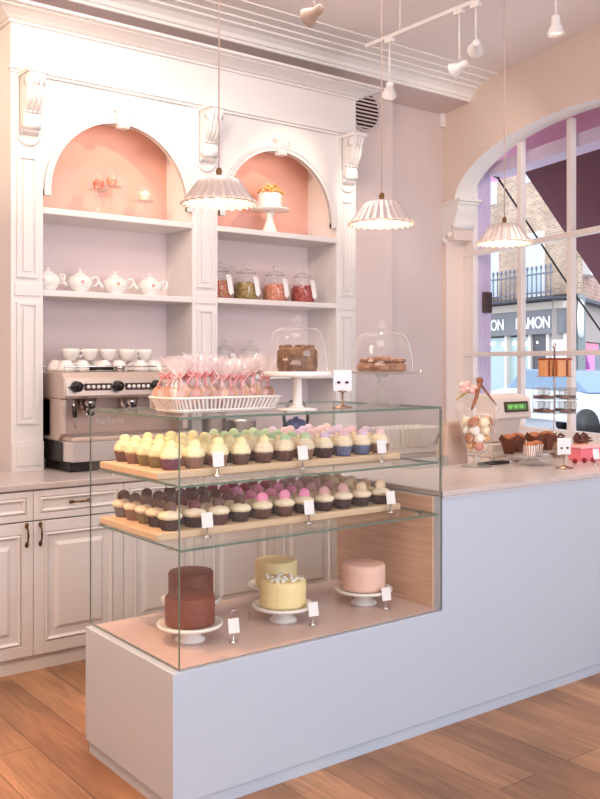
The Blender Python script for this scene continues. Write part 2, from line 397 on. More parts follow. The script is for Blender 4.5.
# spandrel panel with arch openings
sp = MB(T=D)
for (a, b), cx in zip(BAY, ACX):
    zt = 3.04
    sp.box(a,cx-AR,DY+.004,DY+.03,ASP,zt); sp.box(cx+AR,b,DY+.004,DY+.03,ASP,zt)
    K = 40
    for i in range(K):
        t0, t1 = pi*i/K, pi*(i+1)/K
        x0, z0, x1, z1 = cx-AR*cos(t0), ASP+AR*sin(t0), cx-AR*cos(t1), ASP+AR*sin(t1)
        sp.add([(x0,DY+.004,z0),(x1,DY+.004,z1),(x1,DY+.004,zt),(x0,DY+.004,zt),(x0,DY+.03,z0),(x1,DY+.03,z1),(x1,DY+.03,zt),(x0,DY+.03,zt)],
               [(0,1,2,3),(7,6,5,4),(0,4,5,1),(1,5,6,2),(2,6,7,3),(3,7,4,0)])
sp.build('spandrel_panel', WHITE, dr)
for cx in ACX:
    m = MB(T=D)
    for r0, r1, y in ((AR-.002,AR+.034,DY-.008),(AR+.022,AR+.034,DY-.018),(AR-.002,AR+.008,DY-.014)):
        K = 40; pts = [(-1,0)]+[(0,i) for i in range(K+1)]+[(1,0)]
        def P(r, i, side): 
            if side == -1: return (cx-r, ASP-.03)
            if side == 1: return (cx+r, ASP-.03)
            return (cx-r*cos(pi*i/K), ASP+r*sin(pi*i/K))
        for q in range(len(pts)-1):
            s0, i0 = pts[q]; s1, i1 = pts[q+1]
            A, B, C_, E_ = P(r0,i0,s0), P(r0,i1,s1), P(r1,i1,s1), P(r1,i0,s0)
            m.add([(p[0],y,p[1]) for p in (A,B,C_,E_)]+[(p[0],DY+.01,p[1]) for p in (A,B,C_,E_)], [(0,1,2,3),(7,6,5,4),(0,4,5,1),(2,6,7,3),(3,7,4,0),(1,5,6,2)])
    m.build('arch_moulding', WHITE, dr)
    m = MB(T=D); z = ASP+AR
    m.prism([(cx-.03,z-.03),(cx+.03,z-.03),(cx+.045,z+.07),(cx-.045,z+.07)], DY-.035, DY+.01)
    m.box(cx-.055,cx+.055,DY-.042,DY,z+.062,z+.078)
    for k in (-1,0,1): m.ball((cx+k*.022,DY-.038,z+.035), (.010,.012,.03), 8, 6)
    m.ball((cx,DY-.038,z-.015), (.026,.016,.018), 10, 6)
    m.build('keystone', WHITE, dr)
# frieze and cornice
m = MB(T=D); m.box(XL,XR,DY-.0,DY+.333,3.05,3.30); m.box(XL,XR,DY,DY+.04,3.03,3.05); m.build('frieze', WHITE, dr)
m = MB(T=D); m.box(XL-.015,XR+.015,DY-.022,DY,3.028,3.05); m.box(XL-.008,XR+.008,DY-.012,DY,3.012,3.028); m.build('picture_rail', WHITE, dr, bevel=.003)
m = MB(T=D)
cp = [(0,3.275),(-.015,3.275),(-.015,3.287),(-.03,3.292),(-.045,3.303),(-.085,3.32),(-.115,3.326),(-.115,3.334),(-.15,3.336),(-.15,3.35)]
for i in range(len(cp)-1):
    (d0,z0),(d1,z1) = cp[i], cp[i+1]
    def ring(d, z): return [(XL+d,DY+.333,z),(XL+d,DY+d,z),(XR-d,DY+d,z),(XR-d,DY+.333,z)]
    m.add(ring(d0,z0)+ring(d1,z1), [(0,1,5,4),(1,2,6,5),(2,3,7,6)])
d = -.15; m.add([(XL+d,DY+.333,3.35),(XL+d,DY+d,3.35),(XR-d,DY+d,3.35),(XR-d,DY+.333,3.35)], [(0,1,2,3)])
m.build('cornice', WHITE, dr)
# corbels on the pilasters
for (a, b) in PIL:
    cx = (a+b)/2+.005; m = MB(T=D)
    pf = [(0,3.01),(-.135,3.01),(-.14,2.985),(-.13,2.955),(-.115,2.94),(-.112,2.90),(-.095,2.86),(-.068,2.82),(-.05,2.80),(-.055,2.785),(-.062,2.76),(-.055,2.725),(-.035,2.70),(-.012,2.69),(0,2.69)]
    m.prism([(DY+u,w) for u,w in pf], cx-.045, cx+.045, 'X')
    m.box(cx-.056,cx+.056,DY-.148,DY,2.992,3.014)
    for k in (-1,0,1): m.tube([(cx+k*.026,DY-.137,2.985),(cx+k*.026,DY-.118,2.93),(cx+k*.026,DY-.10,2.865),(cx+k*.026,DY-.058,2.80)], [.010,.009,.008,.004], 8)
    m.tube([(cx-.047,DY-.045,2.735),(cx+.047,DY-.045,2.735)], .022, 12); m.tube([(cx-.05,DY-.055,2.805),(cx+.05,DY-.055,2.805)], .008, 8)
    m.tube([(cx-.05,DY-.095,2.955),(cx+.05,DY-.095,2.955)], .03, 12)
    for t_ in range(9):
        m.ball((cx,DY-.128+.0,2.965-.012*t_), (.012,.012,.008), 8, 5) if t_ < 3 else None
    m.build('corbel', WHITE, dr)
    m = MB(T=D); U = [(cx-.06,DY-.006,2.99)]+[(cx-.06*cos(pi*i/14),DY-.006,2.70-.06*sin(pi*i/14)) for i in range(15)]+[(cx+.06,DY-.006,2.99)]
    m.tube(U, .009, 8); m.build('corbel_surround', WHITE, dr)
# niche interiors
for x_ in (XL, XR-.02):
    m = MB(T=D); m.box(x_,x_+.02,DY+.04,5.10,.90,3.05); m.build('side_panel', WHITE, dr)
for (a, b) in ((1.875,1.895),(2.823,2.843),(2.983,3.003),(3.945,3.965)):
    m = MB(T=D); m.box(a,b,DY+.04,5.08,.90,3.03); m.build('divider', WHITE, dr)
for (a, b) in BAY:
    m = MB(T=D); m.box(a-.02,b+.02,5.08,5.10,.90,2.30); m.build('back_panel', PINKB, dr)
    m = MB(T=D); m.box(a-.02,b+.02,5.08,5.10,2.30,3.03); m.build('niche_back_panel', NICHE_GLOW, dr, label='back of the arched niche with warm light painted into its colour')
    m = MB(T=D); m.box(a-.02,b+.02,DY+.03,5.08,2.90,2.92); m.build('niche_ceiling', WHITE, dr)
for (a, b), zs in zip(BAY, ((2.315,1.87),(2.315,1.875,1.405))):
    for z in zs:
        m = MB(T=D); m.box(a,b,DY-.01,5.08,z-.035,z); m.build('shelf', WHITE, dr, bevel=.006)

# ------------------------------------------------------------------ base cabinets and worktop
def panel(m, x0, x1, z0, z1, y, fr=.055):
    """framed door leaf with raised moulding and raised centre field"""
    m.box(x0,x1,y,y+.02,z0,z1)
    m.box(x0,x0+fr,y-.010,y,z0,z1); m.box(x1-fr,x1,y-.010,y,z0,z1); m.box(x0+fr,x1-fr,y-.010,y,z0,z0+fr); m.box(x0+fr,x1-fr,y-.010,y,z1-fr,z1)
    a, b, c, d = x0+fr, x1-fr, z0+fr, z1-fr; q = .022
    def ring(i, yy): return [(a+i,yy,c+i),(b-i,yy,c+i),(b-i,yy,d-i),(a+i,yy,d-i)]
    for (i0,y0,i1,y1) in ((0,y-.002,q*.5,y-.014),(q*.5,y-.014,q,y-.001)):
        m.add(ring(i0,y0)+ring(i1,y1), [(0,1,5,4),(1,2,6,5),(2,3,7,6),(3,0,4,7)])
    if d-c > .2:
        i0 = q+.03; m.add(ring(i0,y)+ring(i0+.018,y-.012), [(0,1,5,4),(1,2,6,5),(2,3,7,6),(3,0,4,7),(4,5,6,7)])
def pull(parent, c, vert=True):
    m = MB(); L = .042
    def q(u, d): return (c[0],c[1]-d,c[2]+u) if vert else (c[0]+u,c[1]-d,c[2])
    m.tube([q(-L,.006),q(-L*.6,.020),q(0,.024),q(L*.6,.020),q(L,.006)], [.005,.004,.0055,.004,.005], 8)
    for s_ in (-1,1): m.ball(q(s_*(L+.004),.003), (.010,.005,.014) if vert else (.014,.005,.010), 10, 6)
    return m.build('handle', BRASS, parent)
CY = 4.268
cabs = [(.22,1.17,'leftmost'),(1.17,2.12,'under the espresso machine'),(2.12,3.07,'middle, behind the glass case'),(3.07,4.02,'right end, behind the counter')]
for x0, x1, wh in cabs:
    lab = {0:'white panelled base cabinet at the left end beyond the frame',1:'white panelled base cabinet with brass handles, left of the counter, below the espresso machine',2:'white panelled base cabinet seen through the glass display case',3:'white panelled base cabinet at the right end of the back run'}[cabs.index((x0,x1,wh))]
    cb = thing('base_cabinet', lab, 'cabinet', (x0,CY,0))
    def CT(x, y, z, x0=x0): return (x-x0, y-CY, z)
    m = MB(T=CT); m.box(x0+.001,x1-.001,CY+.022,5.08,.07,.868); m.build('carcass', WHITE, cb)
    m = MB(T=CT); m.box(x0+.001,x1-.001,CY+.012,CY+.035,0,.068); m.box(x0+.001,x1-.001,CY+.004,CY+.012,0,.05); m.build('plinth', WHITE, cb)
    xm = (x0+x1)/2
    for k, (a, b) in enumerate(((x0+.002,xm-.0015),(xm+.0015,x1-.002))):
        m = MB(T=CT); panel(m,a,b,.075,.715,CY); dd = m.build('door', WHITE, cb, bevel=.002)
        hx = (b-.032 if k == 0 else a+.032); pull(dd, (hx-x0,-.012,.655))
        m = MB(T=CT); panel(m,a,b,.722,.862,CY,.03); w = m.build('drawer', WHITE, cb, bevel=.002); pull(w, ((a+b)/2-x0,-.014,.795), False)
m = MB(); m.box(.20,4.70,CY-.02,5.095,.868,.90)
tag(m.build('back_worktop', STONE, bevel=.006), 'long beige stone worktop along the back wall under the dresser', 'worktop')

# ------------------------------------------------------------------ front counter
FY = 2.594; CX0, CXM, CX1, CBY = 1.465, 2.705, 4.78, 3.265
ct = thing('serving_counter', 'long white serving counter, low under the glass case and higher to the right', 'counter', (CX0,FY,0))
def K(x, y, z): return (x-CX0, y-FY, z)
m = MB(T=K); m.prism([(CX0,.045),(CX1,.045),(CX1,.933),(CXM,.933),(CXM,.474),(CX0,.474)], FY, CBY); m.build('body', CTR, ct, bevel=.003)
m = MB(T=K); m.box(CX0+.008,CX1,FY+.007,CBY-.02,0,.045); m.build('plinth', CTR, ct)
m = MB(T=K); m.box(CXM,CX1,FY-.004,CBY+.285,.936,.956); m.build('top_slab', STONE, ct, bevel=.002)
m = MB(T=K); m.box(CXM,CX1,FY-.0045,FY-.0005,.926,.9355); m.build('edge_strip', M('grey_edge',(196,196,204),.4), ct)
m = MB(T=K); m.box(CXM-.014,CXM-.0005,FY+.045,CBY-.02,.476,.93); m.build('end_panel', MDF, ct)
m = MB(T=K); m.box(CX0+.03,CXM-.016,FY+.015,CBY-.02,.4745,.480); m.build('display_deck', M('mauve_deck_laminate',(214,186,178),.22), ct)

# ------------------------------------------------------------------ glass display case
GX0, GX1, GYB, GZ0, GZ1 = 1.490, 2.700, 3.28, .4805, 1.292
gc = thing('glass_display_case', 'frameless glass display case with two inner glass shelves on the counter end', 'display case', (GX0,FY,GZ0))
def GT(x, y, z): return (x-GX0, y-FY, z-GZ0)
def sheet(name, x0, x1, y0, y1, z0, z1, parent=gc):
    """glass sheet: big faces clear, narrow edge faces green"""
    m = MB(T=GT); d = (x1-x0, y1-y0, z1-z0); thin = d.index(min(d))
    m.box(x0,x1,y0,y1,z0,z1); ax = [2,2,1,0,1,0]
    m.mi = [0 if a == thin else 1 for a in ax]
    return m.build(name, [PANE, EDGE], parent)
TH = .006
sheet('front_pane', GX0, CXM-.004, FY+.001, FY+.001+TH, GZ0, GZ1-.001)
sheet('upper_right_pane', CXM-.004-TH, CXM-.004, FY+.008, GYB, .958, GZ1-.001)
sheet('side_pane', GX0, GX0+TH, FY+.008, GYB, GZ0, GZ1-.001)
sheet('top_pane', GX0, CXM-.004, FY+.001, GYB, GZ1, GZ1+.008)
for z in (.868, 1.077):
    s_ = sheet('shelf', GX0+.008, CXM-.018, FY+.009, 3.22, z-.008, z)
for z in (.862,1.071):
    for x in (GX0+.022, CXM-.03):
        for y in (2.70, 3.12): m = MB(T=GT); m.box(x-.012,x+.012,y-.01,y+.01,z-.010,z-.002); m.build('shelf_clip', CHROME, gc)

# ------------------------------------------------------------------ wooden boards, cupcakes
BY0, BY1 = 2.765, 3.215
boards = {}
for z, lab, nm in ((1.078,'pale wooden board under the pastel iced cupcakes on the upper glass shelf','upper'),(.869,'pale wooden board under the cupcakes on the middle glass shelf','middle')):
    m = MB(); m.box(-.575,.56,-.225,.225,0,.026)
    o = m.build('wooden_board', BOARD, bevel=.004, loc=(2.075,(BY0+BY1)/2,z)); tag(o, lab, 'board')

CASES = [M('case_brown',(96,58,46),.7), M('case_dark',(58,32,32),.7), M('case_olive',(128,112,60),.7), M('case_purple',(112,58,78),.7), M('case_grey',(120,112,120),.7), M('case_blue',(96,104,140),.7), M('case_tan',(142,104,84),.7)]
ICE = dict(cream=M('cream_icing',(246,228,198),.55), yellow=M('yellow_icing',(252,238,192),.55), green=M('green_icing',(206,226,188),.55), lilac=M('lilac_icing',(228,206,222),.55), pink=M('pink_icing',(242,206,204),.55))
def make_cupcake(style):
    t = thing('cupcake', 'cupcake', 'cupcake')
    m = MB(); m.lathe([(.0,0),(.024,0),(.0265,.012),(.029,.024),(.031,.034),(.027,.034),(0,.033)], seg=48, amp=[0,.03,.05,.06,.065,0,0], nfl=16)
    m.build('paper_case', CASES[0], t)
    m = MB()
    if style == 'swirl':
        prof = [(.0,.030),(.029,.031),(.033,.037),(.032,.045),(.030,.047),(.031,.051),(.028,.056),(.024,.058),(.024,.061),(.018,.066),(.006,.070),(0,.071)]
        m.lathe(prof, seg=24, amp=[0,.02,.05,.05,.04,.05,.05,.05,.05,.04,0,0], nfl=6)
        m.build('icing', ICE['cream'], t)
        m = MB(); m.lathe([(0,-.006),(.012,-.006),(.018,-.001),(.018,.001),(.012,.006),(0,.006)], (.002,-.004,.070), 18, R=Matrix.Rotation(radians(72),3,'X')); m.build('sugar_disc', ICE['yellow'], t)
    else:
        m.lathe([(.0,.030),(.031,.031),(.036,.037),(.035,.044),(.028,.050),(.018,.054),(.008,.058),(0,.059)], seg=24, amp=[0,.02,.03,.04,.03,.03,.02,0], nfl=7)
        m.build('icing', ICE['cream'], t)
        m = MB(); m.lathe([(0,-.005),(.0165,-.005),(.0195,-.001),(.0195,.001),(.0165,.005),(0,.005)], (.0,-.004,.064), 20, R=Matrix.Rotation(radians(78),3,'X')@Matrix.Rotation(0,3,'Z')); m.build('topping_disc', ICE['pink'], t)
    return t
PXC = {'yellow':('pale yellow','yellow'), 'green':('pale green','green'), 'lilac':('pale lilac','lilac'), 'pinkp':('pale pink','pink')}
TOPU = {'yellow':M('disc_yellow',(250,236,180),.5),'green':M('disc_green',(196,222,178),.5),'lilac':M('disc_lilac',(224,198,222),.5),'pinkp':M('disc_pale_pink',(242,200,204),.5)}
TOPM = {'brown':M('disc_brown',(112,74,58),.5,rgb2=(96,60,48),nscale=30),'maroon':M('disc_maroon',(104,40,46),.5),'raspberry':M('disc_raspberry',(188,62,86),.5),'pink':M('disc_pink',(238,142,176),.5),'dusty':M('disc_dusty',(212,160,158),.5),'beige':M('disc_beige',(226,196,164),.5)}
rows = ['front row','second row','middle row','fourth row','back row']
cupU = make_cupcake('swirl'); cupM = make_cupcake('disc'); usedU = usedM = False
NC = 11
for lvl in (0, 1):
    for r in range(5):
        for c in range(NC):
            x = 2.07-.49+.098*c+random.uniform(-.003,.003); y = 2.815+.088*r+random.uniform(-.003,.003); z = 1.1042 if lvl == 0 else .8952
            rz = -.6+random.uniform(-.35,.35); sc = random.uniform(1.16,1.22)
            place = ORD[c]+' from the left' if c < NC-1 else 'at the right end'
            cs = CASES[0]
            if lvl == 0:
                k = 'yellow' if c < 4 or (c < 5 and r < 2) else ('green' if c < 7 else ('lilac' if (c+r) % 2 else 'pinkp'))
                ic = ICE['yellow'] if c < 4 else ICE['cream']
                if c < 1: cs = (CASES[3],CASES[2],CASES[2],CASES[6],CASES[0])[r]
                elif c in (8,9): cs = CASES[5]
                else: cs = random.choice([CASES[0],CASES[0],CASES[1],CASES[6]])
                lab = 'cupcake with %s sugar disc, %s of upper shelf, %s' % (PXC[k][0], rows[r], place)
                src = cupU; sw = {'paper_case':cs,'icing':ic,'sugar_disc':TOPU[k]}; grp = 'pastel cupcakes on the upper glass shelf'
            else:
                if c < 4: k = 'brown' if (c == 0 or (r+c) % 3 == 0) else 'maroon'
                elif c < 7: k = 'raspberry' if r > 2 else 'pink'
                elif c < 9: k = 'dusty'
                else: k = 'beige'
                if c in (2,3) and r < 1: k = 'brown'
                cs = random.choice([CASES[0],CASES[1],CASES[1]])
                if c == 0: cs = (CASES[1],CASES[1],CASES[2],CASES[6],CASES[4])[r]
                lab = 'cream iced cupcake with %s disc, %s of middle shelf, %s' % ({'dusty':'dusty pink','pink':'bright pink'}.get(k,k), rows[r], place)
                src = cupM; sw = {'paper_case':cs,'icing':ICE['cream'],'topping_disc':TOPM[k]}; grp = 'cupcakes with coloured discs on the middle glass shelf'
            dup(src, (x,y,z), rz, lab, grp, sc, sw)
def purge(o):
    for ch in list(o.children): purge(ch)
    bpy.data.objects.remove(o)
purge(cupU); purge(cupM)

# ------------------------------------------------------------------ price tags
def price_tag(loc, label, rz=-.15, group='price tags in the glass case', h=.035, cw=.042, ch=.052):
    t = thing('price_tag', label, 'price tag', loc, rz, group)
    m = MB(); m.lathe([(0,0),(.016,0),(.015,.005),(.004,.009),(.003,h),(0,h)], seg=14); m.ball((0,0,h),(.006,.006,.006),8,6)
    m.build('clip_stand', CHROME, t)
    m = MB(); m.cbox((0,-.002,h+ch/2),(cw,.0016,ch), Matrix.Rotation(radians(-10),3,'X')); m.build('card', CARD, t)
    return t
for (x, lab) in ((1.725,'leftmost price tag on the upper glass shelf'),(2.10,'middle price tag on the upper glass shelf'),(2.50,'right hand price tag on the upper glass shelf')):
    price_tag((x,2.735,1.0775), 'white card '+lab)
for (x, lab) in ((1.68,'leftmost price tag on the middle glass shelf'),(2.13,'middle price tag on the middle glass shelf'),(2.55,'right hand price tag on the middle glass shelf')):
    price_tag((x,2.735,.8685), 'white card '+lab)
for (x, lab) in ((1.79,'price tag beside the chocolate cake'),(2.15,'price tag beside the yellow cake'),(2.525,'price tag in front of the pink cake')):
    price_tag((x,2.735,.4805), 'white card '+lab)
wr = MB(); wr.tube([(-.04,0,.001),(-.04,0,.05),(.04,0,.05),(.04,0,.001)],.0022,6)
tag(wr.build('wire_stand', CHROME, loc=(1.95,2.93,.482)), 'empty bent chrome wire stand between chocolate and yellow cakes', 'stand')
def easel_sign(loc, label):
    t = thing('sign_holder', label, 'sign', loc, -.35)
    m = MB(); m.lathe([(0,0),(.042,0),(.042,.004),(.012,.010),(.004,.02),(.0035,.06),(.018,.063),(.018,.067),(.0035,.069),(0,.069)], seg=22); m.build('metal_foot', M('aged_silver',(176,150,130),.3,1), t)
    m = MB(); m.cbox((0,.0,.108),(.075,.002,.082)); m.build('card', CARD, t)
    for k in (-1,1):
        m = MB(); m.ball((k*.017,-.006,.100),(.007,.005,.005),8,6); m.build('clip', M('dark_metal',(60,54,54),.4,1), t)
    return t
easel_sign((2.30,2.74,1.3005), 'white card sign on a silver foot between the two glass domes')
easel_sign((3.775,2.80,.9565), 'white card sign on a silver foot near the muffins on the counter')

# ------------------------------------------------------------------ cakes on stands in the glass case
def cake_stand(loc, label, r=.118, h=.062, mat=PORC, foot=.055, group=None):
    t = thing('cake_stand', label, 'cake stand', loc, 0, group)
    m = MB(); m.lathe([(0,0),(foot,0),(foot,.006),(foot*.75,.016),(.024,h*.55),(.022,h*.75),(.035,h-.012),(.0,h-.012)], seg=40); m.build('foot', mat, t)
    m = MB(); m.lathe([(0,h-.012),(r*.6,h-.011),(r,h-.008),(r+.002,h+.002),(r-.004,h+.004),(r-.010,h-.001),(0,h)], seg=48); m.build('plate', mat, t)
    return t
def cake(loc, label, mat, r=.0885, h=.102, topm=None, sprinkles=None):
    t = thing('cake', label, 'cake', loc)
    m = MB(); m.lathe([(0,0),(r,0),(r+.001,.01),(r+.001,h-.008),(r-.003,h-.002),(r-.010,h),(0,h)], seg=56); m.build('icing', mat, t)
    if sprinkles:
        m = MB(); 
        for i in range(26):
            a = random.uniform(0,2*pi); q = r*.85*sqrt(random.random()); m.ball((q*cos(a),q*sin(a),h+.004),(.009,.009,.006),8,5,noise=.3)
        m.build('sugar_flowers', sprinkles, t)
    return t
CHOC = M('chocolate_icing',(132,68,48),.55,rgb2=(120,60,42),nscale=60,bump=.4,bscale=120)
YEL = M('yellow_buttercream',(248,226,168),.6,bump=.3,bscale=70); PNK = M('pink_buttercream',(244,200,184),.6,bump=.3,bscale=70)
WHI = M('white_sugar',(244,240,236),.6)
DK = .4805
stands = [((1.685,2.86),'white china stand under the front chocolate cake',(CHOC,'chocolate iced round cake, nearer of the two chocolate ones',None,.0885,.102)),
          ((1.86,3.15),'white china stand under the rear chocolate cake',(CHOC,'chocolate iced round cake, farther of the two chocolate ones',None,.088,.112)),
          ((2.10,2.86),'white china stand under the front yellow cake',(YEL,'pale yellow round cake topped with white sugar flowers',WHI,.0885,.098)),
          ((2.27,3.14),'white china stand under the rear yellow cake',(YEL,'plain pale yellow round cake behind the flowered one',None,.088,.105)),
          ((2.515,2.86),'white china stand under the pink cake',(PNK,'pale pink iced round cake at the right end of the case',None,.0885,.105))]
for (x, y), lab, (mt, cl_, spk, r, h) in stands:
    cake_stand((x,y,DK), lab, group=None); cake((x,y,DK+.0622), cl_, mt, r, h, sprinkles=spk)

# ------------------------------------------------------------------ glass domes on the case top
TOP = 1.3002
def dome(loc, label, r, h, rt):
    t = thing('glass_dome', label, 'glass dome', loc)
    m = MB(); m.shell([(r+.006,0),(r+.006,.006),(r,.008),(r*.97,h*.35),(r*.86,h*.72),(rt*1.02,h*.88),(rt*.8,h*.965),(rt*.35,h*.995),(0.0001,h)], seg=48); m.build('bell', GLASS, t)
    m = MB(); m.ball((0,0,h+.026),(.021,.021,.021),16,10); m.lathe([(.009,h-.002),(.007,h+.006),(.011,h+.010)], seg=16); m.build('knob', GLASS, t)
    return t
tall = thing('cake_stand', 'tall white pedestal cake stand on the case top, under the left glass dome', 'cake stand', (2.062,2.718,TOP))
m = MB(); m.lathe([(0,0),(.075,0),(.075,.006),(.03,.011),(.018,.02),(.017,.115),(.03,.128),(0,.128)], seg=40); m.build('pedestal', PORC, tall)
m = MB(); m.lathe([(0,.126),(.125,.126),(.128,.128),(.128,.143),(.124,.145),(0,.145)], seg=56); m.build('plate', PORC, tall)
dome((2.062,2.718,TOP+.1455), 'tapered clear glass dome with round knob over dark cake, left of two', .112, .165, .09)
CH2 = M('dark_fruit_cake',(94,58,38),.5,rgb2=(142,96,58),nscale=45,bump=.8,bscale=50)
m = MB(); m.lathe([(0,0),(.070,0),(.075,.02),(.074,.075),(.06,.088),(0,.090)], seg=40, amp=[0,.03,.04,.04,.05,0], nfl=13)
for i in range(22):
    a = random.uniform(0,2*pi); q = .06*sqrt(random.random()); m.ball((q*cos(a),q*sin(a),.09),(.011,.011,.009),8,5,noise=.3)
tag(m.build('dark_cake', CH2, loc=(2.062,2.718,TOP+.1455)), 'dark chocolate cake under the left glass dome', 'cake')
gs = thing('cake_stand', 'clear glass footed cake stand with scalloped plate, under the right glass dome', 'cake stand', (2.53,2.765,TOP))
GL2 = glass('thick_glass', (.93,.93,.92), .12, .6, (0.80,0.79,0.76))
m = MB(); m.lathe([(0,0),(.070,0),(.070,.006),(.045,.014),(.022,.030),(.012,.045),(.022,.055),(.022,.068),(.010,.078),(.018,.090),(.018,.100),(.010,.110),(.03,.128),(0,.128)], seg=32); m.build('pedestal', GL2, gs)
m = MB(); m.lathe([(0,.128),(.09,.130),(.135,.133),(.158,.139),(.156,.143),(.132,.138),(.09,.136),(0,.136)], seg=96, amp=[0,0,0,.03,.03,0,0,0], nfl=16); m.build('plate', GL2, gs)
dome((2.53,2.765,TOP+.1375), 'tapered clear glass dome with round knob over nut cake, right of two', .128, .165, .098)
NUT = M('caramel_nut_topping',(128,76,50),.35,rgb2=(176,122,84),nscale=35,bump=.6,bscale=60)
m = MB(); m.lathe([(0,0),(.096,0),(.104,.015),(.098,.036),(0,.042)], seg=36)
for i in range(70):
    a = random.uniform(0,2*pi); q = .088*sqrt(random.random()); m.ball((q*cos(a),q*sin(a),.046+.012*(1-q/.09)),(.015,.010,.009),8,5,R=Matrix.Rotation(a,3,'Z'),noise=.3)
tag(m.build('nut_cake', NUT, loc=(2.53,2.765,TOP+.138)), 'low brown cake piled with nuts under the right glass dome', 'cake')

# ------------------------------------------------------------------ basket of wrapped biscuits
bs = thing('basket', 'low white pierced basket full of wrapped biscuits on the case top', 'basket', (1.815,2.885,TOP)); bs.scale = (.95,.88,1)
def rr(hx, hy, z, c=.04, n=5):
    P = []
    for (sx, sy, a0) in ((1,1,0),(-1,1,90),(-1,-1,180),(1,-1,270)):
        for i in range(n+1):
            a = radians(a0+90*i/n); P.append((sx*(hx-c)+c*cos(a), sy*(hy-c)+c*sin(a), z))
    return P
BZ = .052
m = MB(); b0 = rr(.225,.095,0.0005); b1 = rr(.225,.095,.006); n = len(b0)
m.add(b0+b1, [tuple(range(n-1,-1,-1)), tuple(range(n,2*n))]+[(i,(i+1)%n,(i+1)%n+n,i+n) for i in range(n)]); m.build('base_tray', PORC, bs)
m = MB(); m.tube(rr(.252,.118,BZ), .0045, 8, closed=True); m.build('rim', PORC, bs)
m = MB(); m.tube(rr(.23,.10,.008), .004, 8, closed=True); m.build('lower_band', PORC, bs)
lo = rr(.23,.10,.008, n=5); up_ = rr(.25,.116,BZ-.002, n=5)
m = MB()
def lerp(a, b, t): return tuple(a[i]+(b[i]-a[i])*t for i in range(3))
for i in range(len(lo)):
    A, B = lo[i], lo[(i+1)%len(lo)]; C_, E_ = up_[i], up_[(i+1)%len(lo)]
    L = sqrt(sum((A[k]-B[k])**2 for k in range(3))); k = max(1, int(L/.017))
    for j in range(k):
        u0 = (j+.0)/k; u1 = (j+.45)/k
        p0, p1, p2, p3 = lerp(A,B,u0), lerp(A,B,u1), lerp(C_,E_,u1), lerp(C_,E_,u0)
        cx = Vector((p0[0],p0[1],0)).normalized()*.003
        P = [Vector(p) for p in (p0,p1,p2,p3)]; Q = [p-cx for p in P]
        m.add(P+Q, [(0,1,2,3),(7,6,5,4),(0,4,5,1),(1,5,6,2),(2,6,7,3),(3,7,4,0)])
m.build('pierced_side', PORC, bs)
CEL = glass('cellophane', (1,.98,.98), .20, .6, (0.95,0.86,0.86)); RIB = M('pink_ribbon',(242,164,168),.4); RIB2 = M('pale_pink_ribbon',(246,196,194),.4)
BIS = M('golden_biscuit',(206,146,92),.7,rgb2=(186,124,74),nscale=30); ICP = M('pink_biscuit_icing',(240,176,170),.5)
def make_bag():
    t = thing('biscuit_bag', 'bag', 'biscuit bag')
    m = MB(); hp = []
    for i in range(28):
        a = 2*pi*i/28; hp.append((.0026*16*sin(a)**3, .0026*(13*cos(a)-5*cos(2*a)-2*cos(3*a)-cos(4*a))+.050))
    m.prism(hp, -.006, .004); m.build('biscuit', BIS, t)
    m = MB(); m.prism([(u*.62,(w-.050)*.62+.050) for u, w in hp], -.0085, -.006); m.build('icing', ICP, t)
    m = MB(); sec = [(.005,.004,0),(.046,.012,.004),(.052,.016,.03),(.046,.014,.065),(.022,.012,.095),(.007,.006,.112),(.022,.010,.130),(.042,.016,.160),(.052,.022,.180)]
    S = 28; vs = []
    for (rx, ry, z) in sec:
        k = .10 if z < .1 else .45
        for i in range(S):
            a = 2*pi*i/S; q = 1+k*(random.random()-.5); vs.append((rx*q*cos(a), ry*q*sin(a), z+(0 if z < .1 else .012*(random.random()-.5))))
    m.add(vs, [(j*S+i, j*S+(i+1)%S, (j+1)*S+(i+1)%S, (j+1)*S+i) for j in range(len(sec)-1) for i in range(S)]); m.build('cellophane_wrap', CEL, t)
    m = MB(); m.tube([(.009*cos(2*pi*i/12),.008*sin(2*pi*i/12),.112) for i in range(12)], .004, 6, closed=True)
    for sg in (-1,1):
        m.tube([(sg*.003,-.008,.112),(sg*.012,-.014,.100),(sg*.018,-.020,.082),(sg*.015,-.022,.066)],[.003,.003,.0028,.002],6)
        m.tube([(sg*.003,-.008,.113),(sg*.014,-.015,.124),(sg*.023,-.015,.117),(sg*.015,-.014,.108),(sg*.004,-.010,.111)], .0032, 6)
    m.build('ribbon', RIB, t)
    return t
bag = make_bag(); bi = 0
for r in range(3):
    for c in range(8):
        x = 1.815-.195+.050*c+random.uniform(-.004,.004); y = 2.832+.056*r; z = TOP+.010
        lab = 'cellophane bag of pink iced biscuit with ribbon, %s of basket, %s' % (('front row','middle row','back row')[r], (ORD[c]+' from the left') if c < 7 else 'at the right end')
        o = dup(bag, (x,y,z), 0, lab, 'wrapped biscuits in the white basket', random.uniform(1.0,1.12), {'ribbon':(RIB if (r+c) % 3 else RIB2)})
        o.rotation_euler = (radians(random.uniform(-26,-6)), radians(random.uniform(-8,8)), -.95+random.uniform(-.15,.15))
purge(bag)

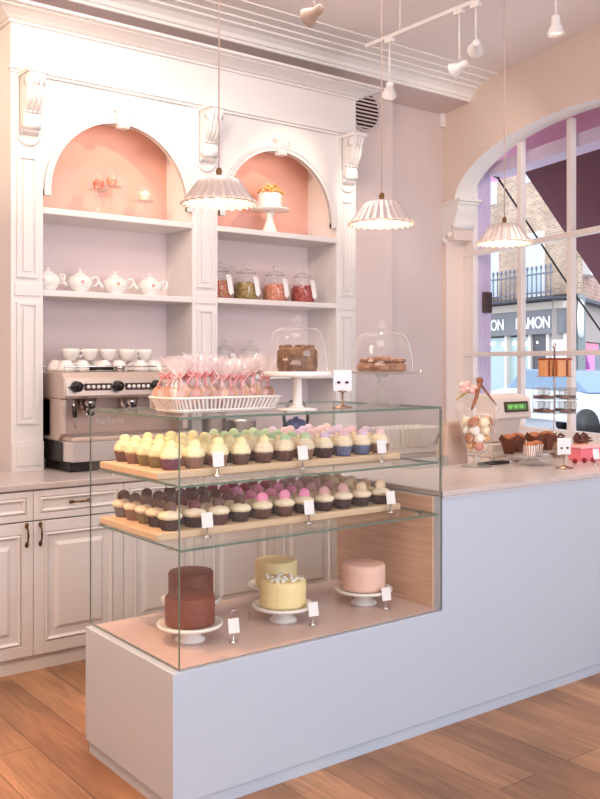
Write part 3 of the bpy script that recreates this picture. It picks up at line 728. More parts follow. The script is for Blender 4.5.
# ------------------------------------------------------------------ espresso machine
MX0, MX1 = 1.925, 2.70
em = thing('espresso_machine', 'wide steel espresso machine with black knobs on the back worktop', 'coffee machine', (MX0,4.45,.9005))
def E_(x, y, z): return (x-MX0, y-4.45, z-.9005)
SH = M('cream_steel_panel',(214,196,184),.35,.6)
m = MB(T=E_)
m.prism([(4.56,1.285),(4.548,1.30),(4.562,1.395),(4.59,1.425),(4.92,1.425),(4.92,1.285)], MX0, MX1, 'X'); m.build('head', SH, em, bevel=.006)
m = MB(T=E_); m.prism([(4.546,1.300),(4.540,1.302),(4.556,1.395),(4.562,1.395)], MX0+.006, MX1-.006, 'X'); m.build('front_plate', STEEL, em)
m = MB(T=E_); m.box(MX0+.0,MX1,4.74,4.92,1.08,1.285); m.build('splash_back', M('blush_steel',(206,178,166),.38,.5), em, bevel=.004)
for a in (MX0, MX1-.035):
    m = MB(T=E_); m.prism([(4.92,1.06),(4.64,1.06),(4.60,1.10),(4.60,1.285),(4.92,1.285)], a, a+.035, 'X'); m.build('side_cheek', SH, em, bevel=.006)
m = MB(T=E_); m.box(MX0+.02,MX1-.005,4.50,4.74,1.062,1.085); m.build('tray_rim', SH, em, bevel=.006)
m = MB(T=E_); m.box(MX0+.035,MX1-.02,4.515,4.74,1.0855,1.088)
m.build('drip_grille', STEEL, em)
m = MB(T=E_); m.prism([(MX0+.01,4.60),(MX0+.03,4.51),(MX1-.01,4.51),(MX1-.01,4.90),(MX0+.01,4.90)], .955, 1.062, 'Z'); m.build('lower_body', M('bright_steel',(232,230,230),.28,.85), em, bevel=.005)
m = MB(T=E_); m.box(MX0+.0,MX0+.012,4.60,4.88,.955,1.058); m.build('side_black_panel', BLACK, em)  # plain black panel on the left of the lower body
m = MB(T=E_); m.box(MX0+.03,MX1-.04,4.55,4.88,.9005,.955); m.build('base', BLACK, em, bevel=.004)
for x in (1.99,2.225,2.46):
    m = MB(T=E_); m.tube([(x,4.553,1.35),(x,4.515,1.35)],[.030,.027],20); m.tube([(x,4.515,1.35),(x,4.495,1.35)],[.012,.010],12); m.tube([(x-.035,4.535,1.348),(x-.02,4.53,1.35)],.008,8); m.build('steam_knob', BLACK, em)
LITB = M('white_button',(250,246,240),.4)
for x0 in (2.035,2.272,2.508):
    m = MB(T=E_); m.box(x0,x0+.155,4.540,4.556,1.328,1.366); b = m.build('button_panel', M('dark_panel',(62,46,46),.4), em, bevel=.003)
    for k in range(5):
        m = MB(T=E_); m.tube([(x0+.02+.029*k,4.542,1.347),(x0+.02+.029*k,4.536,1.347)],.010,12); m.build('button', LITB, b)
for x in (2.11,2.36,2.58):
    g = MB(T=E_); g.tube([(x,4.66,1.285),(x,4.66,1.235)],[.042,.040],24); g.tube([(x,4.66,1.235),(x,4.66,1.215)],[.034,.030],24); g.tube([(x,4.70,1.26),(x,4.745,1.25)],.04,16); gh = g.build('group_head', CHROME, em)
    g = MB(T=E_); g.tube([(x,4.63,1.235),(x-.03,4.56,1.23),(x-.075,4.46,1.215)],[.012,.016,.019],12); g.build('portafilter_handle', BLACK, gh)
    g = MB(T=E_)
    for k in (-1,1): g.tube([(x,4.66,1.215),(x+k*.012,4.66,1.20),(x+k*.02,4.65,1.185)],.006,8)
    g.build('spout', CHROME, gh)
g = MB(T=E_); g.tube([(1.985,4.57,1.29),(1.975,4.545,1.25),(1.985,4.55,1.18),(1.99,4.56,1.13)],[.006,.006,.006,.004],8); w = g.build('steam_wand', CHROME, em)
g = MB(T=E_); g.tube([(1.975,4.545,1.25),(1.983,4.548,1.19)],.012,10); g.build('wand_grip', BLACK, w)
g = MB(T=E_); g.tube([(MX0+.02,4.60,1.425),(MX0+.02,4.60,1.455),(MX1-.02,4.60,1.455),(MX1-.02,4.60,1.425)],.004,8); g.tube([(MX0+.02,4.90,1.425),(MX0+.02,4.90,1.455),(MX1-.02,4.90,1.455),(MX1-.02,4.90,1.425)],.004,8); g.build('cup_rail', CHROME, em)
text_mesh('lettering', 'barlume', .052, M('engraved_white',(244,238,232),.4), em, (2.19-MX0, 4.7385-4.45, 1.135-.9005), (radians(90),0,0), .0006)
g = MB(); g.tube([(0,0,0.02),(.05,-.01,.022),(.13,-.015,.024)],[.012,.010,.014],12); pf_ = thing('portafilter','loose portafilter with black handle lying on top of the coffee machine','portafilter',(2.10,4.625,1.4255))
g.build('handle', BLACK, pf_, label='black handle'); g = MB(); g.lathe([(0,.001),(.028,.001),(.030,.02),(.034,.03),(.030,.03),(0,.018)],(.175,-.004,0),24); g.build('filter_basket', CHROME, pf_)
def make_cup(r=.050, h=.063):
    t = thing('coffee_cup', 'cup', 'cup')
    m = MB(); m.lathe([(0,0),(r*.5,0),(r*.52,.004),(r*.78,h*.3),(r*.96,h*.7),(r,h),(r*.95,h),(r*.9,h*.7),(r*.7,h*.32),(0,h*.12)], seg=28); m.build('bowl', PORC, t)
    m = MB(); m.tube([(r*.93,0,h*.8),(r*1.35,0,h*.82),(r*1.5,0,h*.55),(r*1.25,0,h*.32),(r*.8,0,h*.33)],.004,8); m.build('handle', PORC, t)
    return t
cup = make_cup(); ci = 0
spots = [(1.99,4.68,0),(2.10,4.72,0),(2.215,4.69,0),(2.325,4.73,0),(2.435,4.68,0),(2.545,4.72,0),(2.64,4.67,0),
         (1.985,4.81,0),(2.10,4.835,0),(2.215,4.82,0),(2.33,4.845,0),(2.445,4.81,0),(2.555,4.84,0)]
for i, (x, y, _) in enumerate(spots):
    row = 'front row' if i < 7 else 'back row'; k = i if i < 7 else i-7
    dup(cup, (x,y,1.4255+(.0635)), 0.4*i, 'white cup turned upside down on the coffee machine, %s, %s from the left' % (row, ORD[k]), 'cups stored on the coffee machine').rotation_euler = (pi,0,.7*i)
for i, (x, y) in enumerate([(2.045,4.75),(2.16,4.765),(2.275,4.77),(2.39,4.765),(2.50,4.77)]):
    dup(cup, (x,y,1.4898), .9*i, 'white cup standing on the lower cups of the coffee machine, %s from the left' % ORD[i], 'upper cups on the coffee machine')
purge(cup)

# ------------------------------------------------------------------ shelf contents
def make_teapot():
    t = thing('teapot', 'teapot', 'teapot')
    m = MB(); m.lathe([(0,.0),(.045,0),(.050,.006),(.046,.012),(.068,.035),(.080,.060),(.076,.085),(.055,.104),(.036,.110),(0,.110)], seg=40, amp=[0,0,0,0,.012,.015,.012,0,0,0], nfl=10); m.build('pot', PORC, t)
    m = MB(); m.lathe([(0,.108),(.038,.108),(.040,.112),(.026,.122),(.008,.128),(.006,.132),(.012,.138),(.010,.146),(0,.149)], seg=28); m.build('lid', PORC, t)
    m = MB(); m.tube([(-.066,0,.045),(-.092,0,.058),(-.104,0,.082),(-.114,0,.104),(-.126,0,.108)],[.017,.014,.010,.008,.007],12); m.build('spout', PORC, t)
    m = MB(); m.tube([(.070,0,.085),(.092,0,.104),(.112,0,.098),(.115,0,.075),(.100,0,.052),(.074,0,.045)],[.006,.006,.007,.007,.006,.006],10); m.build('handle', PORC, t)
    m = MB()
    for k in range(5): m.ball((.012+.006*cos(k*1.26),-.0775,.066+.006*sin(k*1.26)),(.005,.0025,.005),8,5)
    m.build('painted_rose', M('rose_print',(214,148,140),.4), t)
    return t
tp = make_teapot()
labs = ['white rose printed teapot partly hidden by the left pilaster','white rose printed teapot, second from left on the middle shelf','white rose printed teapot, third from left on the middle shelf','white rose printed teapot at the right end of the row']
for x, lab in zip((1.975,2.165,2.385,2.61), labs): dup(tp, (x,4.90,1.8703), -.9 if x < 2 else -.35, lab, 'teapots on the middle shelf of the left niche', .92)
purge(tp)
def make_jar(fill, lab, loc, r=.08, h=.175, tagz=True, group='sweet jars in the right niche'):
    t = thing('sweet_jar', lab, 'jar', loc, 0, group)
    m = MB(); m.shell([(.0001,.002),(r*.9,.002),(r,.012),(r,h*.72),(r*.86,h*.86),(r*.74,h*.90),(r*.74,h)], seg=36); m.build('glass_body', GLASS, t)
    m = MB(); m.lathe([(0,h),(r*.80,h),(r*.82,h+.008),(r*.5,h+.024),(.012,h+.032),(.008,h+.038),(.018,h+.050),(.014,h+.062),(0,h+.066)], seg=28); m.build('lid', GL2, t)
    m = MB(); f = h*.62
    m.lathe([(0,.004),(r*.9,.004),(r*.96,.014),(r*.96,f-.01),(r*.9,f),(0,f+.006)], seg=30)
    for i in range(90):
        a = random.uniform(0,2*pi); z = random.uniform(.012,f); m.ball((r*.93*cos(a),r*.93*sin(a),z),(.009,.009,.008),6,4)
    for i in range(26):
        a = random.uniform(0,2*pi); q = r*.85*sqrt(random.random()); m.ball((q*cos(a),q*sin(a),f+.003),(.010,.010,.008),6,4)
    o = m.build('sweets', fill, t); o['kind'] = 'stuff'
    if tagz:
        m = MB(); m.smooth = False
        m.add([(-.004,-r-.006,h*.86),(.034,-r-.004,h*.84),(.052,-r-.010,h*.18),(.040,-r-.010,h*.22),(.030,-r-.012,h*.12),(.014,-r-.010,h*.2)]+
              [(-.004,-r-.004,h*.86),(.034,-r-.002,h*.84),(.052,-r-.008,h*.18),(.040,-r-.008,h*.22),(.030,-r-.010,h*.12),(.014,-r-.008,h*.2)],
              [(0,1,2,3,4,5),(11,10,9,8,7,6)]+[(i,i+6,(i+1)%6+6,(i+1)%6) for i in range(6)])
        m.ball((.014,-r-.008,h*.80),(.010,.003,.010),8,5)
        m.build('label_ribbon', CARD, t)
    return t
SW = [M('sweets_mixed',(170,130,96),.4,rgb2=(196,96,70),nscale=50), M('sweets_olive',(176,142,84),.4,rgb2=(128,112,62),nscale=60), M('sweets_red',(198,104,80),.4,rgb2=(222,160,130),nscale=60), M('sweets_maroon',(142,52,52),.4,rgb2=(196,92,84),nscale=60), M('sweets_brown',(112,74,46),.4,rgb2=(140,100,60),nscale=60)]
for x, f, lab in ((3.10,SW[0],'jar of mixed sweets with white tag, leftmost on the upper jar shelf'),(3.305,SW[1],'jar of olive brown sweets with white tag, second on the upper jar shelf'),(3.535,SW[2],'jar of red speckled sweets with white tag, third on the upper jar shelf'),(3.765,SW[3],'jar of dark red sweets with white tag, right end of the jar shelf')):
    make_jar(f, lab, (x,4.90,1.8755))
for x, f, lab in ((3.14,SW[4],'small jar with white tag on the lower shelf, next to the pilaster'),(3.335,SW[4],'small jar with white tag on the lower shelf, just left of the glass dome')):
    make_jar(f, lab, (x,4.90,1.4055), .070, .15)
def mini_dome(loc, hs, col, lab):
    t = thing('mini_cake_dome', lab, 'cake dome', loc, 0, 'small domed cakes in the left niche')
    m = MB(); m.lathe([(0,0),(.042,0),(.040,.004),(.008,.014),(.005,.03),(.005,hs-.015),(.012,hs-.005),(.055,hs-.002),(.058,hs+.004),(0,hs+.002)], seg=28); m.build('glass_stand', GL2, t)
    m = MB(); m.shell([(.046,hs+.004),(.046,hs+.05),(.036,hs+.075),(.018,hs+.088),(.0001,hs+.092)], seg=28); m.ball((0,0,hs+.10),.008,10,6); m.build('glass_cover', GLASS, t)
    m = MB(); m.lathe([(0,hs+.003),(.024,hs+.003),(.031,hs+.035),(.034,hs+.042),(.024,hs+.055),(.008,hs+.064),(0,hs+.065)], seg=24); m.build('little_cake', col, t)
mini_dome((2.27,4.88,2.3155), .15, M('coral_icing',(232,116,96),.5), 'little coral cake under a small glass dome, leftmost of three in left niche')
mini_dome((2.405,4.99,2.3155), .20, M('salmon_icing',(240,150,124),.5), 'little salmon cake under the tallest small glass dome in left niche')
mini_dome((2.575,4.90,2.3155), .12, M('ivory_icing',(246,238,214),.5), 'little ivory cake under the lowest small glass dome in left niche')
cs_ = cake_stand((3.49,4.90,2.3155), 'white pedestal cake stand on the top shelf of the right niche', .13, .165, PORC, .07)
t = thing('celebration_cake', 'white tiered cake crowned with orange and cream sugar petals in right niche', 'cake', (3.49,4.90,2.4815))
m = MB(); m.lathe([(0,0),(.078,0),(.080,.01),(.080,.095),(.07,.105),(0,.107)], seg=40); m.build('icing', WHI, t)
m = MB()
for i in range(60):
    a = random.uniform(0,2*pi); q = .085*sqrt(random.random()); z = .105+.065*(1-(q/.085)**2)*random.uniform(.5,1)
    m.ball((q*cos(a),q*sin(a),z),(.022,.014,.006),8,5,R=Matrix.Rotation(random.uniform(0,6),3,'Z')@Matrix.Rotation(random.uniform(-1.2,1.2),3,'X'))
o = m.build('sugar_petals', M('petal_orange',(246,206,142),.5,rgb2=(240,168,98),nscale=30), t)

# ------------------------------------------------------------------ things on the back worktop seen through the case
kt = thing('kettle', 'dark blue kettle with black arched handle on the back worktop', 'kettle', (3.48,4.60,.9005))
m = MB(); m.lathe([(0,0),(.085,0),(.095,.02),(.10,.10),(.085,.18),(.05,.215),(.02,.222),(.012,.235),(0,.238)], seg=32); m.build('body', M('navy_enamel',(44,58,104),.25), kt)
m = MB(); m.tube([(-.085,0,.16),(-.095,0,.24),(-.06,0,.32),(0,0,.345),(.06,0,.32),(.095,0,.24),(.085,0,.16)],.011,10); m.build('handle', BLACK, kt)
for x, r, h, lab in ((2.86,.07,.30,'tall steel canister on the back worktop beside the coffee machine'),(3.05,.09,.24,'squat steel canister on the back worktop behind the cupcakes')):
    m = MB(); m.lathe([(0,0),(r,0),(r,h-.02),(r+.004,h-.018),(r+.004,h),(r*.3,h+.008),(.012,h+.02),(0,h+.022)], seg=32); tag(m.build('canister', STEEL, loc=(x,4.58,.9005)), lab, 'canister')
m = MB(); P = []
def pleat(hx, hy, z, k=.006):
    out = []; n_ = 160
    for i in range(n_):
        a = 2*pi*i/n_; c_, s_ = cos(a), sin(a); q = 1/max(abs(c_)/hx, abs(s_)/hy)*.5+.5*sqrt(1/((c_/hx)**2+(s_/hy)**2)); q += k*(1 if i % 4 < 2 else -1); out.append((q*c_, q*s_, z))
    return out
a_, b_, c_ = pleat(.20,.12,0,.004), pleat(.27,.165,.13,.007), pleat(.262,.157,.13,.007); n = len(a_)
d_ = pleat(.19,.11,.006,.004)
m.add(a_+b_+c_+d_, [tuple(range(n-1,-1,-1)), tuple(range(3*n,4*n))]+[(k*n+i,k*n+(i+1)%n,(k+1)*n+(i+1)%n,(k+1)*n+i) for k in range(3) for i in range(n)])
tag(m.build('pleated_tray', PORC, loc=(4.42,4.60,.9005)), 'cream pleated oval tray on the back worktop near the corner', 'tray')
m = MB(); m.box(-.13,.13,-.07,.07,0,.004)
for a, b, c, d in ((-.13,-.126,-.07,.07),(.126,.13,-.07,.07),(-.126,.126,-.07,-.066),(-.126,.126,.066,.07)): m.box(a,b,c,d,.004,.05)
tag(m.build('clear_tray', GL2, loc=(3.28,3.30,.9565)), 'shallow clear plastic tray on the counter left of the macaron jar', 'tray')

# ------------------------------------------------------------------ jar of macarons on the counter
jz = .9565
mj = thing('macaron_jar', 'footed apothecary glass jar of macarons with a pointed lid and flower', 'jar', (3.50,3.12,jz))
m = MB(); m.shell([(.0001,.072),(.052,.074),(.064,.10),(.088,.20),(.100,.268),(.108,.282),(.110,.288)], seg=44); m.build('glass_body', GLASS, mj)
m = MB(); m.lathe([(0,0),(.075,0),(.074,.005),(.03,.014),(.014,.026),(.022,.038),(.014,.052),(.030,.066),(.045,.071),(0,.071)], seg=32); m.build('foot', GL2, mj)
m = MB(); m.shell([(.115,.289),(.113,.296),(.095,.306),(.070,.335),(.042,.372),(.020,.402),(.012,.415)], seg=44); m.ball((0,0,.43),(.017,.017,.019),14,8); m.build('lid', GLASS, mj)
m = MB(); m.tube([(.0,-.02,.425),(-.02,-.03,.40),(-.05,-.045,.36),(-.085,-.055,.315),(-.105,-.06,.29)],[.010,.011,.010,.009,.005],8)
m.tube([(0,-.018,.42),(.03,-.03,.38),(.065,-.04,.335),(.09,-.05,.305)],[.006,.006,.006,.004],8); m.ball((0,-.02,.43),(.022,.014,.02),10,6,noise=.2); m.build('brown_ribbon', M('brown_ribbon',(146,92,66),.45), mj)
m = MB()
for i in range(14):
    a = random.uniform(0,2*pi); m.ball((-.085+.045*cos(a)*random.random(),-.02+.03*sin(a)*random.random(),.40+random.uniform(-.025,.02)),(.022,.016,.010),8,5,R=Matrix.Rotation(random.uniform(0,3),3,'X'))
m.build('pink_flower', M('silk_flower_pink',(240,164,168),.6,rgb2=(246,214,190),nscale=20), mj)
m = MB(); 
for i in range(6): m.tube([(-.03,-.015,.415),(-.07-.012*i,-.03+.01*i,.385-.01*i),(-.115-.004*i,-.03+.012*i,.375-.014*(i%3))],[.003,.004,.002],6)
m.build('leaf_spray', M('leaf_spray_olive',(198,182,130),.6), mj)
MC = [('orange',M('mac_orange',(238,176,104),.6)),('cream',M('mac_cream',(248,230,196),.6)),('pink',M('mac_pink',(206,138,118),.6)),('brown',M('mac_brown',(182,118,88),.6)),('white',M('mac_white',(246,240,232),.6))]
def make_mac():
    t = thing('macaron', 'macaron', 'macaron')
    m = MB(); m.lathe([(0,.004),(.024,.004),(.026,.007),(.0235,.013),(.014,.018),(0,.019)], seg=20); m.build('shell_top', MC[0][1], t)
    m = MB(); m.lathe([(0,-.019),(.014,-.018),(.0235,-.013),(.026,-.007),(.024,-.004),(0,-.004)], seg=20); m.build('shell_bottom', MC[0][1], t)
    m = MB(); m.lathe([(0,-.004),(.023,-.004),(.023,.004),(0,.004)], seg=20); m.build('filling', MC[1][1], t)
    return t
mac = make_mac(); cnt = 0
for (z, R_, n_) in ((.105,.030,3),(.145,.044,5),(.185,.054,6),(.223,.062,7)):
    for i in range(n_):
        a = 2*pi*i/n_+z*20; nm, mt = MC[(i*2+cnt) % 5 if n_ != 5 else (i+3) % 5]
        lay = {3:'bottom layer',5:'second layer up',6:'third layer up',7:'top layer'}[n_]
        ang = (a+pi/2) % (2*pi); side = ['at the window side','at the window and wall corner','on the wall side','at the wall and coffee machine corner','at the glass case side','at the front left corner','on the shopper side','at the front right corner'][int(((a % (2*pi))+pi/8)/(pi/4)) % 8]
        o = dup(mac, (3.50+R_*cos(a), 3.12+R_*sin(a), jz+z), 0, '%s macaron in the glass jar, %s, %s' % (nm, lay, side), 'macarons in the footed jar', .95, {'shell_top':mt,'shell_bottom':mt})
        o.rotation_euler = (random.uniform(.9,1.6), random.uniform(-.4,.4), a+pi/2)
    cnt += 2
purge(mac)
bgm = MB(); n = 24
secs = [(.085,.045,0),(.085,.045,.05),(.072,.035,.14),(.05,.018,.20),(.046,.006,.215)]
vs = [(rx*max(-1,min(1,1.25*cos(2*pi*i/n))), ry*max(-1,min(1,1.25*sin(2*pi*i/n))), z) for rx, ry, z in secs for i in range(n)]
bgm.add(vs, [(j*n+i,j*n+(i+1)%n,(j+1)*n+(i+1)%n,(j+1)*n+i) for j in range(len(secs)-1) for i in range(n)]+[tuple(range(n-1,-1,-1)),tuple((len(secs)-1)*n+i for i in range(n))])
tag(bgm.build('paper_bag', M('tan_paper',(186,160,146),.7), loc=(3.50,3.29,jz)), 'tan paper bag standing behind the macaron jar', 'bag')

# ------------------------------------------------------------------ till
tl = thing('cash_register', 'white cash register with a green lit customer display on the counter', 'cash register', (4.06,3.45,jz))
TM = M('till_plastic',(226,212,202),.4)
m = MB(); m.prism([(-.12,0),(.10,0),(.10,.06),(-.12,.075)], -.20, .20, 'X'); m.build('drawer', TM, tl, bevel=.006)
m = MB(); m.prism([(-.02,.07),(.09,.07),(.05,.235),(-.045,.235)], -.15, .14, 'X'); m.build('neck', TM, tl, bevel=.008)
m = MB(); m.prism([(-.095,.215),(-.085,.20),(.06,.225),(.07,.34),(.01,.345),(-.08,.325)], -.13, .17, 'X'); hd = m.build('display_head', TM, tl, bevel=.010)
m = MB(); Rr = Matrix.Rotation(radians(-8),3,'X'); m.cbox((.035,-.0915,.272),(.20,.006,.058),Rr); m.build('display_bezel', M('display_dark',(66,58,40),.3), hd)
m = MB(); m.cbox((.035,-.0955,.272),(.165,.003,.034),Rr); m.build('display_screen', emis('green_display',(86,130,74),.2), hd)
m = MB()
for k in range(6):
    x = -.035+.024*k
    for dz in (-.010,0,.010): m.cbox((x,-.0975,.272+dz),(.014,.001,.003),Rr)
    m.cbox((x-.006,-.0975,.272),(.003,.001,.02),Rr) if k % 2 else m.cbox((x+.006,-.0975,.272),(.003,.001,.02),Rr)
m.build('display_digits', emis('green_digits',(140,220,120),.5), hd)
tg = thing('tongs', 'black handled serving tongs lying on the counter before the till', 'tongs', (3.66,3.12,jz), -.2)
for s_ in (-1,1):
    m = MB(); m.tube([(-.12,s_*.006,.006),(-.02,s_*.018,.008),(.06,s_*.014,.008)],[.006,.008,.006],8); m.build('arm', BLACK, tg)
m = MB(); m.tube([(.06,0,.008),(.13,0,.008)],.005,8); m.build('tip', CHROME, tg)

# ------------------------------------------------------------------ muffins and striped cups
ft = thing('glass_tray', 'raised rectangular glass tray under the tall brown muffins', 'tray', (3.98,3.20,jz))
m = MB(); m.box(-.24,.24,-.085,.085,.032,.040); m.build('tray_plate', GL2, ft, bevel=.003)
for sx in (-1,1):
    for sy in (-1,1): m = MB(); m.lathe([(0,0),(.014,0),(.010,.031),(0,.031)], (sx*.2,sy*.06,0), 12); m.build('foot', GL2, ft)
BRN = M('brown_tulip_paper',(112,62,42),.6); MUF = M('muffin_crumb',(150,88,56),.7,rgb2=(186,116,72),nscale=30,bump=.5,bscale=40)
def make_muffin():
    t = thing('muffin', 'muffin', 'muffin')
    m = MB(); S = 32; vs = []
    for (r, z, sp_) in ((.026,0,0),(.030,.02,0),(.040,.055,.0),(.052,.088,.022)):
        for i in range(S):
            a = 2*pi*i/S; vs.append((r*cos(a)*(1+.04*cos(8*a)), r*sin(a)*(1+.04*cos(8*a)), z+sp_*(abs(((i*4/S) % 1)-.5)*2-.5)))
    m.add(vs, [(j*S+i,j*S+(i+1)%S,(j+1)*S+(i+1)%S,(j+1)*S+i) for j in range(3) for i in range(S)]+[tuple(range(S-1,-1,-1))]); m.build('tulip_case', BRN, t)
    m = MB(); m.lathe([(0,.02),(.030,.03),(.039,.06),(.043,.075),(.036,.092),(.02,.101),(0,.103)], seg=24); m.build('muffin_top', MUF, t)
    return t
mf = make_muffin()
for (x, y, lab) in ((3.80,3.165,'leftmost tall muffin in brown tulip paper on the glass tray'),(3.91,3.20,'second tall muffin in brown tulip paper on the glass tray'),(4.03,3.18,'third tall muffin in brown tulip paper on the glass tray'),(4.15,3.19,'rightmost tall muffin in brown tulip paper on the glass tray')):
    dup(mf, (x,y,jz+.0405), x*7, lab, 'brown paper muffins on the counter')
purge(mf)
cake_stand((3.765,2.985,jz), 'low clear glass footed plate holding two striped paper cups', .10, .045, GL2, .06)
STR_W = M('stripe_white',(246,238,232),.6); STR_P = M('stripe_brown',(184,140,124),.6)
def striped(loc, lab):
    t = thing('striped_cup_cake', lab, 'cupcake', loc, 0, 'striped paper cup cakes')
    m = MB(); S = 32; prof = [(.026,0),(.036,.056)]; vs = [(r*cos(2*pi*i/S), r*sin(2*pi*i/S), z) for r, z in prof for i in range(S)]
    m.add(vs, [(i,(i+1)%S,(i+1)%S+S,i+S) for i in range(S)]); m.mi = [i % 2 for i in range(S)]; m.cur = 0; m.add([(.026*cos(2*pi*i/S),.026*sin(2*pi*i/S),0) for i in range(S)], [tuple(range(S-1,-1,-1))])
    m.build('striped_case', [STR_W, STR_P], t)
    m = MB(); m.lathe([(0,.03),(.034,.052),(.030,.064),(.012,.072),(0,.073)], seg=24); m.build('sponge_top', MUF, t)
striped((3.725,2.965,jz+.0492), 'cake in a white and brown striped cup, left one on the glass plate')
striped((3.806,2.99,jz+.0492), 'cake in a white and brown striped cup, right one on the glass plate')
# small jars with brown bows, pink box, raspberries
BOW = M('chocolate_bow',(104,58,46),.45)
def bow_jar(loc, fill, lab, r=.036, h=.075):
    t = thing('gift_jar', lab, 'jar', loc, 0, 'small gift jars with brown bows')
    m = MB(); m.lathe([(0,0),(r,0),(r,h),(0,h)], seg=24); m.build('contents', fill, t)
    m = MB(); m.shell([(r+.003,.0),(r+.003,h+.004),(r*.8,h+.012)], seg=24); m.build('glass_wall', GLASS, t)
    m = MB(); m.lathe([(0,h+.004),(r+.003,h+.004),(r+.002,h+.016),(0,h+.017)], seg=20)
    for s_ in (-1,1): m.tube([(0,0,h+.022),(s_*.03,-.004,h+.040),(s_*.06,-.006,h+.026),(s_*.035,-.008,h+.018),(0,-.004,h+.020)],[.005,.008,.008,.007,.005],8); m.tube([(0,-.004,h+.02),(s_*.045,-.02,h+.008),(s_*.075,-.025,h+.012)],[.004,.007,.003],8)
    m.build('bow', BOW, t)
ORG = M('orange_curd',(236,150,64),.35)
bow_jar((4.33,3.10,jz), ORG, 'orange filled glass jar with brown bow near the pink box')
bow_jar((4.30,3.24,jz), M('tan_fudge',(206,160,128),.5), 'tan filled glass jar with brown bow behind the sign')
bow_jar((4.46,3.20,jz), M('mauve_sweets',(190,160,180),.5), 'mauve filled glass jar with brown bow nearest the window')
pb = thing('gift_box', 'pink cardboard gift box with a pale lid on the counter', 'box', (4.20,2.965,jz), -.2)
m = MB(); m.box(-.09,.09,-.05,.05,0,.065); m.build('box_body', M('hot_pink_card',(240,128,140),.5), pb, bevel=.003)
m = MB(); m.box(-.094,.094,-.054,.054,.0655,.078); m.build('lid', M('pale_pink_card',(246,186,186),.5), pb, bevel=.003)
RAS = M('raspberry_red',(150,30,52),.4)
for i, (x, y) in enumerate(((4.00,2.90),(4.06,2.885),(4.115,2.87))):
    m = MB(); m.ball((0,0,.012),(.012,.012,.012),12,8)
    for k in range(18): a = k*2.4; q = sqrt(1-(k/9-1)**2*.9); m.ball((.011*q*cos(a),.011*q*sin(a),.012+.010*(k/9-1)),.0045,6,4)
    tag(m.build('raspberry', RAS, loc=(x,y,jz+.0015)), 'dark red raspberry on the counter before the pink box, %s from the left' % ORD[i], 'raspberry', 'raspberries on the counter')
tg2 = price_tag((3.98,2.76,jz), 'small white card price tag at the front of the counter by the raspberries', group='counter price tags')

# ------------------------------------------------------------------ tiered stand by the window
ts = thing('tiered_stand', 'slim three tier clear display stand on the counter before the window', 'display stand', (4.44,3.36,jz))
m = MB(); m.lathe([(0,0),(.09,0),(.088,.006),(.012,.014),(.006,.03),(.006,.60),(.012,.61),(.009,.63),(0,.635)], seg=24); m.build('pole', M('pale_metal',(214,200,190),.3,1), ts)
for z, r in ((.225,.135),(.305,.135),(.435,.105)):
    m = MB(); m.lathe([(.0065,z),(r,z),(r,z+.004),(.0065,z+.004)], seg=40, close=True); m.build('tier_disc', GL2, ts)
for q, (dz, nm) in enumerate(((.2295,'lower'),(.3095,'middle'))):
    for i in range(6):
        a = i*pi/3+.3
        t = thing('clear_pot', 'clear lidded pot of dessert on the %s tier of the display stand, %s' % (nm, ('towards the window','rear right','rear left','towards the till','front left','front right')[i]), 'pot', (4.44+.092*cos(a),3.36+.092*sin(a),jz+dz), 0, 'dessert pots on the tiered stand')
        m = MB(); m.shell([(.0001,.001),(.032,.001),(.038,.058)], seg=20); m.build('pot_wall', GL2, t)
        m = MB(); m.lathe([(0,.003),(.028,.003),(.030,.018),(0,.020)], seg=16); m.build('dessert', M('pot_dessert',(150,104,96),.5), t)
        m = MB(); m.lathe([(0,.059),(.040,.059),(.040,.064),(0,.066)], seg=20); m.build('lid', GL2, t)
for i in range(5):
    a = i*2*pi/5+.5
    t = thing('sweet_box', 'honey coloured sweet box with brown lid on the top tier, %s' % ('window side','rear','till side','front left','front right')[i], 'box', (4.44+.068*cos(a),3.36+.068*sin(a),jz+.4395), a, 'boxes on the top tier of the stand')
    m = MB(); m.box(-.024,.024,-.024,.024,0,.095); m.build('box_body', M('honey_box',(224,160,110),.5), t, bevel=.002)
    m = MB(); m.box(-.027,.027,-.027,.027,.0955,.108); m.build('lid', M('rust_lid',(150,70,40),.5), t, bevel=.002)
    m = MB(); m.box(-.007,.007,-.0255,.0255,0.001,.094); m.build('ribbon', M('rust_lid',(0,0,0)), t)

